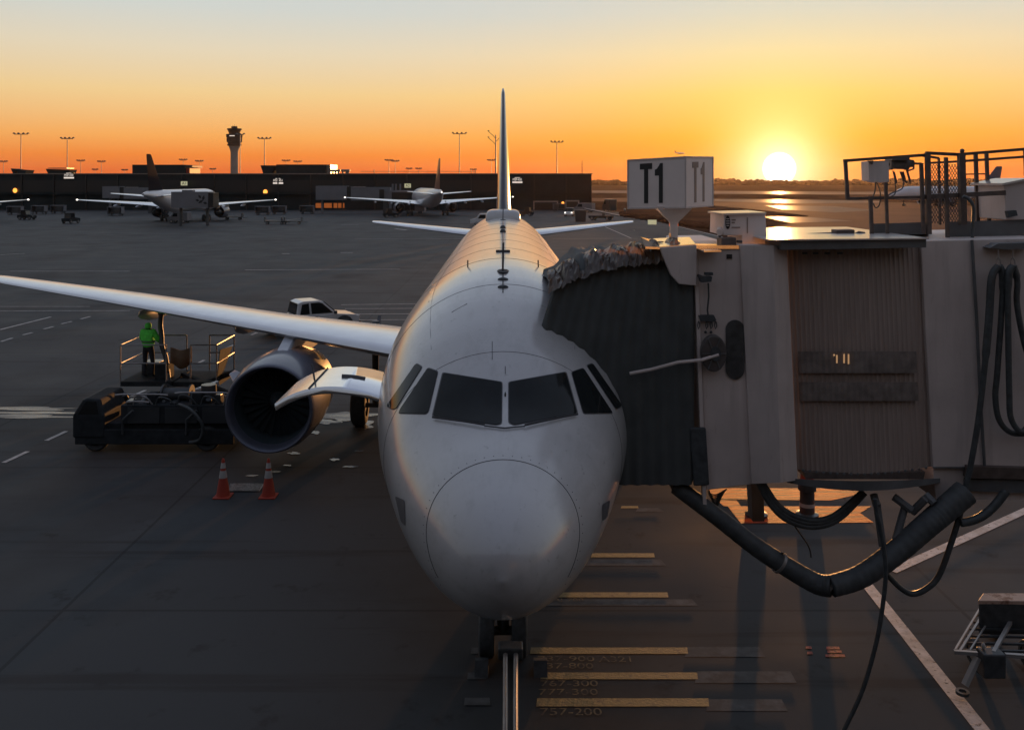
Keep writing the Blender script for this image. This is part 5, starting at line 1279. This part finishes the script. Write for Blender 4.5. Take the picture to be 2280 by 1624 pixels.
def tug(label, px, py, rz=0, m='truck'):
    t = thing('tow_tractor', label, 'tractor', G(px,py), rz, 'tow tractors on the far apron')
    MB().prism([(-1.5,-.75,.35),(1.5,-.75,.35),(1.5,-.75,.85),(.4,-.75,1.0),(-1.5,-.75,.9)], (0,1.5,0)).build('body', M[m], t, bevel=.05)
    c = MB().prism([(-.9,-.65,.9),(.3,-.65,.95),(.1,-.65,1.75),(-.8,-.65,1.75)], (0,1.3,0)).build('cab', M['concdark'], t, bevel=.04)
    obox(t,'roof',m,-.9,.25,-.7,.7,1.75,1.82); wheels4(t,(-.95,.95),.68,.32)
    obox(t,'headlight','reflect',1.48,1.53,-.6,-.4,.6,.75); return t
def van(label, px, py, rz=0, m='gangway', hgt=2.2, L_=4.8, g='vans and box trucks on the far apron'):
    t = thing('service_van', label, 'van', G(px,py), rz, g)
    MB().loft([[(x, y, z) for x, z in ((-L_/2,.4),(-L_/2,hgt),(L_*.2,hgt),(L_*.32,hgt*.62),(L_/2,hgt*.5),(L_/2,.4))] for y in (-.95,-.85,.85,.95)]).build('body', M[m], t, bevel=.06)
    MB().prism([(L_*.21,-.8,hgt*.93),(L_*.21,.8,hgt*.93),(L_*.32,.82,hgt*.64),(L_*.32,-.82,hgt*.64)], (.04,0,.02)).build('windscreen', M['glass'], t)
    for sd in (-1, 1):
        MB().prism([(L_*.0,sd*.955,hgt*.6),(L_*.25,sd*.955,hgt*.6),(L_*.18,sd*.955,hgt*.9),(0,sd*.955,hgt*.9)], (0,sd*.015,0)).build('side_window', M['glass'], t)
        obox(t,'headlight','reflect',L_/2-.03,L_/2+.04,sd*.7-.14,sd*.7+.14,.7,.9)
    wheels4(t,(-L_*.3,L_*.3),.85,.34); return t
def suv(label, px, py, rz, lit=True):
    t = thing('utility_vehicle', label, 'car', G(px,py), rz)
    MB().loft([[(x, y, z) for x, z in ((-2.2,.4),(-2.2,1.0),(1.1,1.02),(2.1,.92),(2.2,.4))] for y in (-.9,-.8,.8,.9)]).build('body', M['carwhite'], t, bevel=.05)
    MB().loft([[(x, y*(1 if z < 1.2 else .85), z) for x, z in ((-2.1,1.0),(-1.9,1.7),(.3,1.7),(1.0,1.02))] for y in (-.82,.82)]).build('cabin', M['glass'], t, bevel=.04)
    obox(t,'roof','carwhite',-1.9,.3,-.72,.72,1.70,1.76)
    for sd in (-1, 1): MB().ball((2.2,sd*.68,.80),.06,.14,.11).build('headlight', M['headlight' if lit else 'reflect'], t, True)
    wheels4(t,(-1.35,1.35),.8,.36,.22); return t
def loader(label, px, py, rz):
    t = thing('belt_loader', label, 'belt loader', G(px,py), rz)
    obox(t,'chassis','truck',-2.2,2.2,-.85,.85,.4,.85, bevel=.05); wheels4(t,(-1.5,1.5),.8,.36)
    MB().prism([(-3.6,-.45,.75),(3.4,-.45,2.0),(3.4,-.45,2.2),(-3.6,-.45,.95)], (0,.9,0)).build('boom', M['dkmetal'], t)
    MB().prism([(-3.5,-.38,.97),(3.3,-.38,2.2),(3.3,-.38,2.23),(-3.5,-.38,1.0)], (0,.76,0)).build('belt', M['rail'], t)
    obox(t,'seat','black',-1.0,-.5,.5,.85,.85,1.3); return t
dolly('low dolly with a pale diagonal bar, left of the pair on the near apron', 612, 499, R(8)); dolly('low dolly with a pale diagonal bar, right of the pair on the near apron', 650, 499, R(8))
dolly('flat dolly parked under the nose of the gate A1 jet', 520, 489, R(4))
for i, (px, py, r_, s_) in enumerate(((34,478,4,'covered cart nearest the left picture edge'),(88,476,-3,'second covered cart from the left by the concourse'),(130,475,2,'third covered cart from the left by the concourse'),(258,480,0,'covered cart under the long left wing of the A1 jet'),(585,478,0,'covered cart below the right wing tip of the A1 jet'),(622,477,3,'covered cart left of the amber lit bays'),(684,476,-2,'covered cart next to the amber lit bays'),(1245,470,5,'covered cart at the left dock of the concourse end'))):
    cart(s_, px, py, R(r_))
tug('dark tow tractor standing in front of the left carts', 158, 497, R(80)); tug('dark tow tractor with a small cab ahead of the far-left jet', 60, 489, R(-5)); tug('tow tractor under the wing of the gate A2 jet', 870, 484, R(20)); tug('dark tow tractor close behind the airliner tail on its right', 1172, 480, R(160))
van('small van with its nose to the left under the gate A1 jet', 400, 496, R(176), 'gangway', 1.9, 3.6)
van('pale box van just left of the airliner tail', 1082, 502, R(178), 'carwhite', 2.0, 5.0)
van('grey panel van in front of the concourse end wall', 1300, 473, R(150), 'gangway', 2.2, 5)
van('dark truck driving on the perimeter road', 1357, 471, R(100), 'cardark', 3.0, 6)
suv('white utility vehicle with lit headlights facing the viewer', 1268, 481, R(-100))
bin_ = thing('waste_bin', 'dark upright bin in front of the headlit utility vehicle', 'bin', G(1292,493)); MB().loft([[(-.9,-.7,0),(.9,-.7,0),(.9,.7,0),(-.9,.7,0)],[(-1.05,-.8,2.0),(1.05,-.8,2.0),(1.05,.8,2.0),(-1.05,.8,2.0)]]).build('body', M['cardark'], bin_, bevel=.05); MB().bx(-1.1,1.1,-.85,.85,2.0,2.1).build('lid', M['dkmetal'], bin_)
loader('belt loader with a pale sloped belt near the perimeter road', 1338, 490, R(155))
for i, (px, py) in enumerate(((1391,474),)):
    t = thing('marker_light', 'small marker light beside the perimeter road', 'light', G(px,py)); MB().cyl((0,0,0),(0,0,.7),.15).build('post', M['dkmetal'], t); MB().ball((0,0,.85),.25).build('lamp', M['reflect'], t, True)
# airfield signs in the grass
for px, py, lab in ((1452,503,'pale airfield sign low in the grass beside the gate sign post'),(1500,507,'small amber airfield sign in the grass right of the gate sign post')):
    t = thing('airfield_sign', lab, 'sign', G(px,py)); MB().bx(-.7,.7,-.1,.1,.25,1.0).build('panel', M['gateyellow'] if px < 1480 else M['redlamp'], t)
    for x in (-.5,.5): MB().cyl((x,0,0),(x,0,.25),.05).build('leg', M['dkmetal'], t)
# verge of dark scrub beside the road
rnd = random.Random(5)
sc_ = MB()
for i in range(260):
    t = rnd.random(); px = 1385 + 240*t; py = 479 + 33*t**.9 + rnd.uniform(-3, 3)
    g_ = G(px, py); s_ = rnd.uniform(.3, .8)
    sc_.ball(g_ + Vector((0,0,s_*.3)), s_*1.5, s_, s_*.7, 7, 4)
tag(sc_.build('verge_scrub', M['trees']), 'low dark scrub along the perimeter road verge', 'scrub', kind='stuff')
# far wood on the horizon: many crowns of uneven height
tr = MB()
for row, (Y, hm) in enumerate(((1750,9),(1900,11),(2150,13))):
    x = -1500
    while x < 2600:
        w__ = rnd.uniform(7, 17); h_ = hm*rnd.uniform(.65, 1.15) * (1 + .18*math.sin(x*.013+row) + .12*math.sin(x*.041))
        if x > 120:
            for q in range(3):
                tr.ball((x+rnd.uniform(-w__,w__)*.4, Y+rnd.uniform(-20,20), h_*rnd.uniform(.35,.6)), w__*rnd.uniform(.35,.6), 7, h_*rnd.uniform(.3,.45), 7, 5)
        x += w__*.75
    tr.bx(110, 2700, Y+5, Y+9, 0, hm*.55)
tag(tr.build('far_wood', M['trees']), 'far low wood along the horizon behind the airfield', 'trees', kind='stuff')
# terminal the photograph was taken from: its glazed wall stands just behind the viewer
tm = thing('terminal_building', 'dark terminal with a glazed gate lounge wall where the viewer stands', 'building', (0,-1.2,0))
MB().bx(-70,70,-12,0,0,4.4).build('lower_wall', M['concourse'], tm)
MB().bx(-70,70,-12,-.4,4.4,9.6).build('glazed_wall', M['concdark'], tm)
MB().bx(-70.3,70.3,-12.3,1.0,9.6,10.4).build('roof_edge', M['concourse'], tm)
HAZE = True
if HAZE:
    hz = MB().bx(-3700,3700,-90,4300,-1.2,92).build('haze', None)
    m = bpy.data.materials.new('haze'); m.use_nodes = True; nt = m.node_tree
    for n in list(nt.nodes):
        if n.type == 'BSDF_PRINCIPLED': nt.nodes.remove(n)
    v = nt.nodes.new('ShaderNodeVolumePrincipled'); v.inputs['Density'].default_value = .00003; v.inputs['Anisotropy'].default_value = .70
    v.inputs['Color'].default_value = (.98,.80,.66,1)
    nt.links.new(v.outputs['Volume'], nt.nodes['Material Output'].inputs['Volume']); hz.data.materials.append(m)
    tag(hz, 'thin evening haze over the airfield', 'haze', kind='stuff')
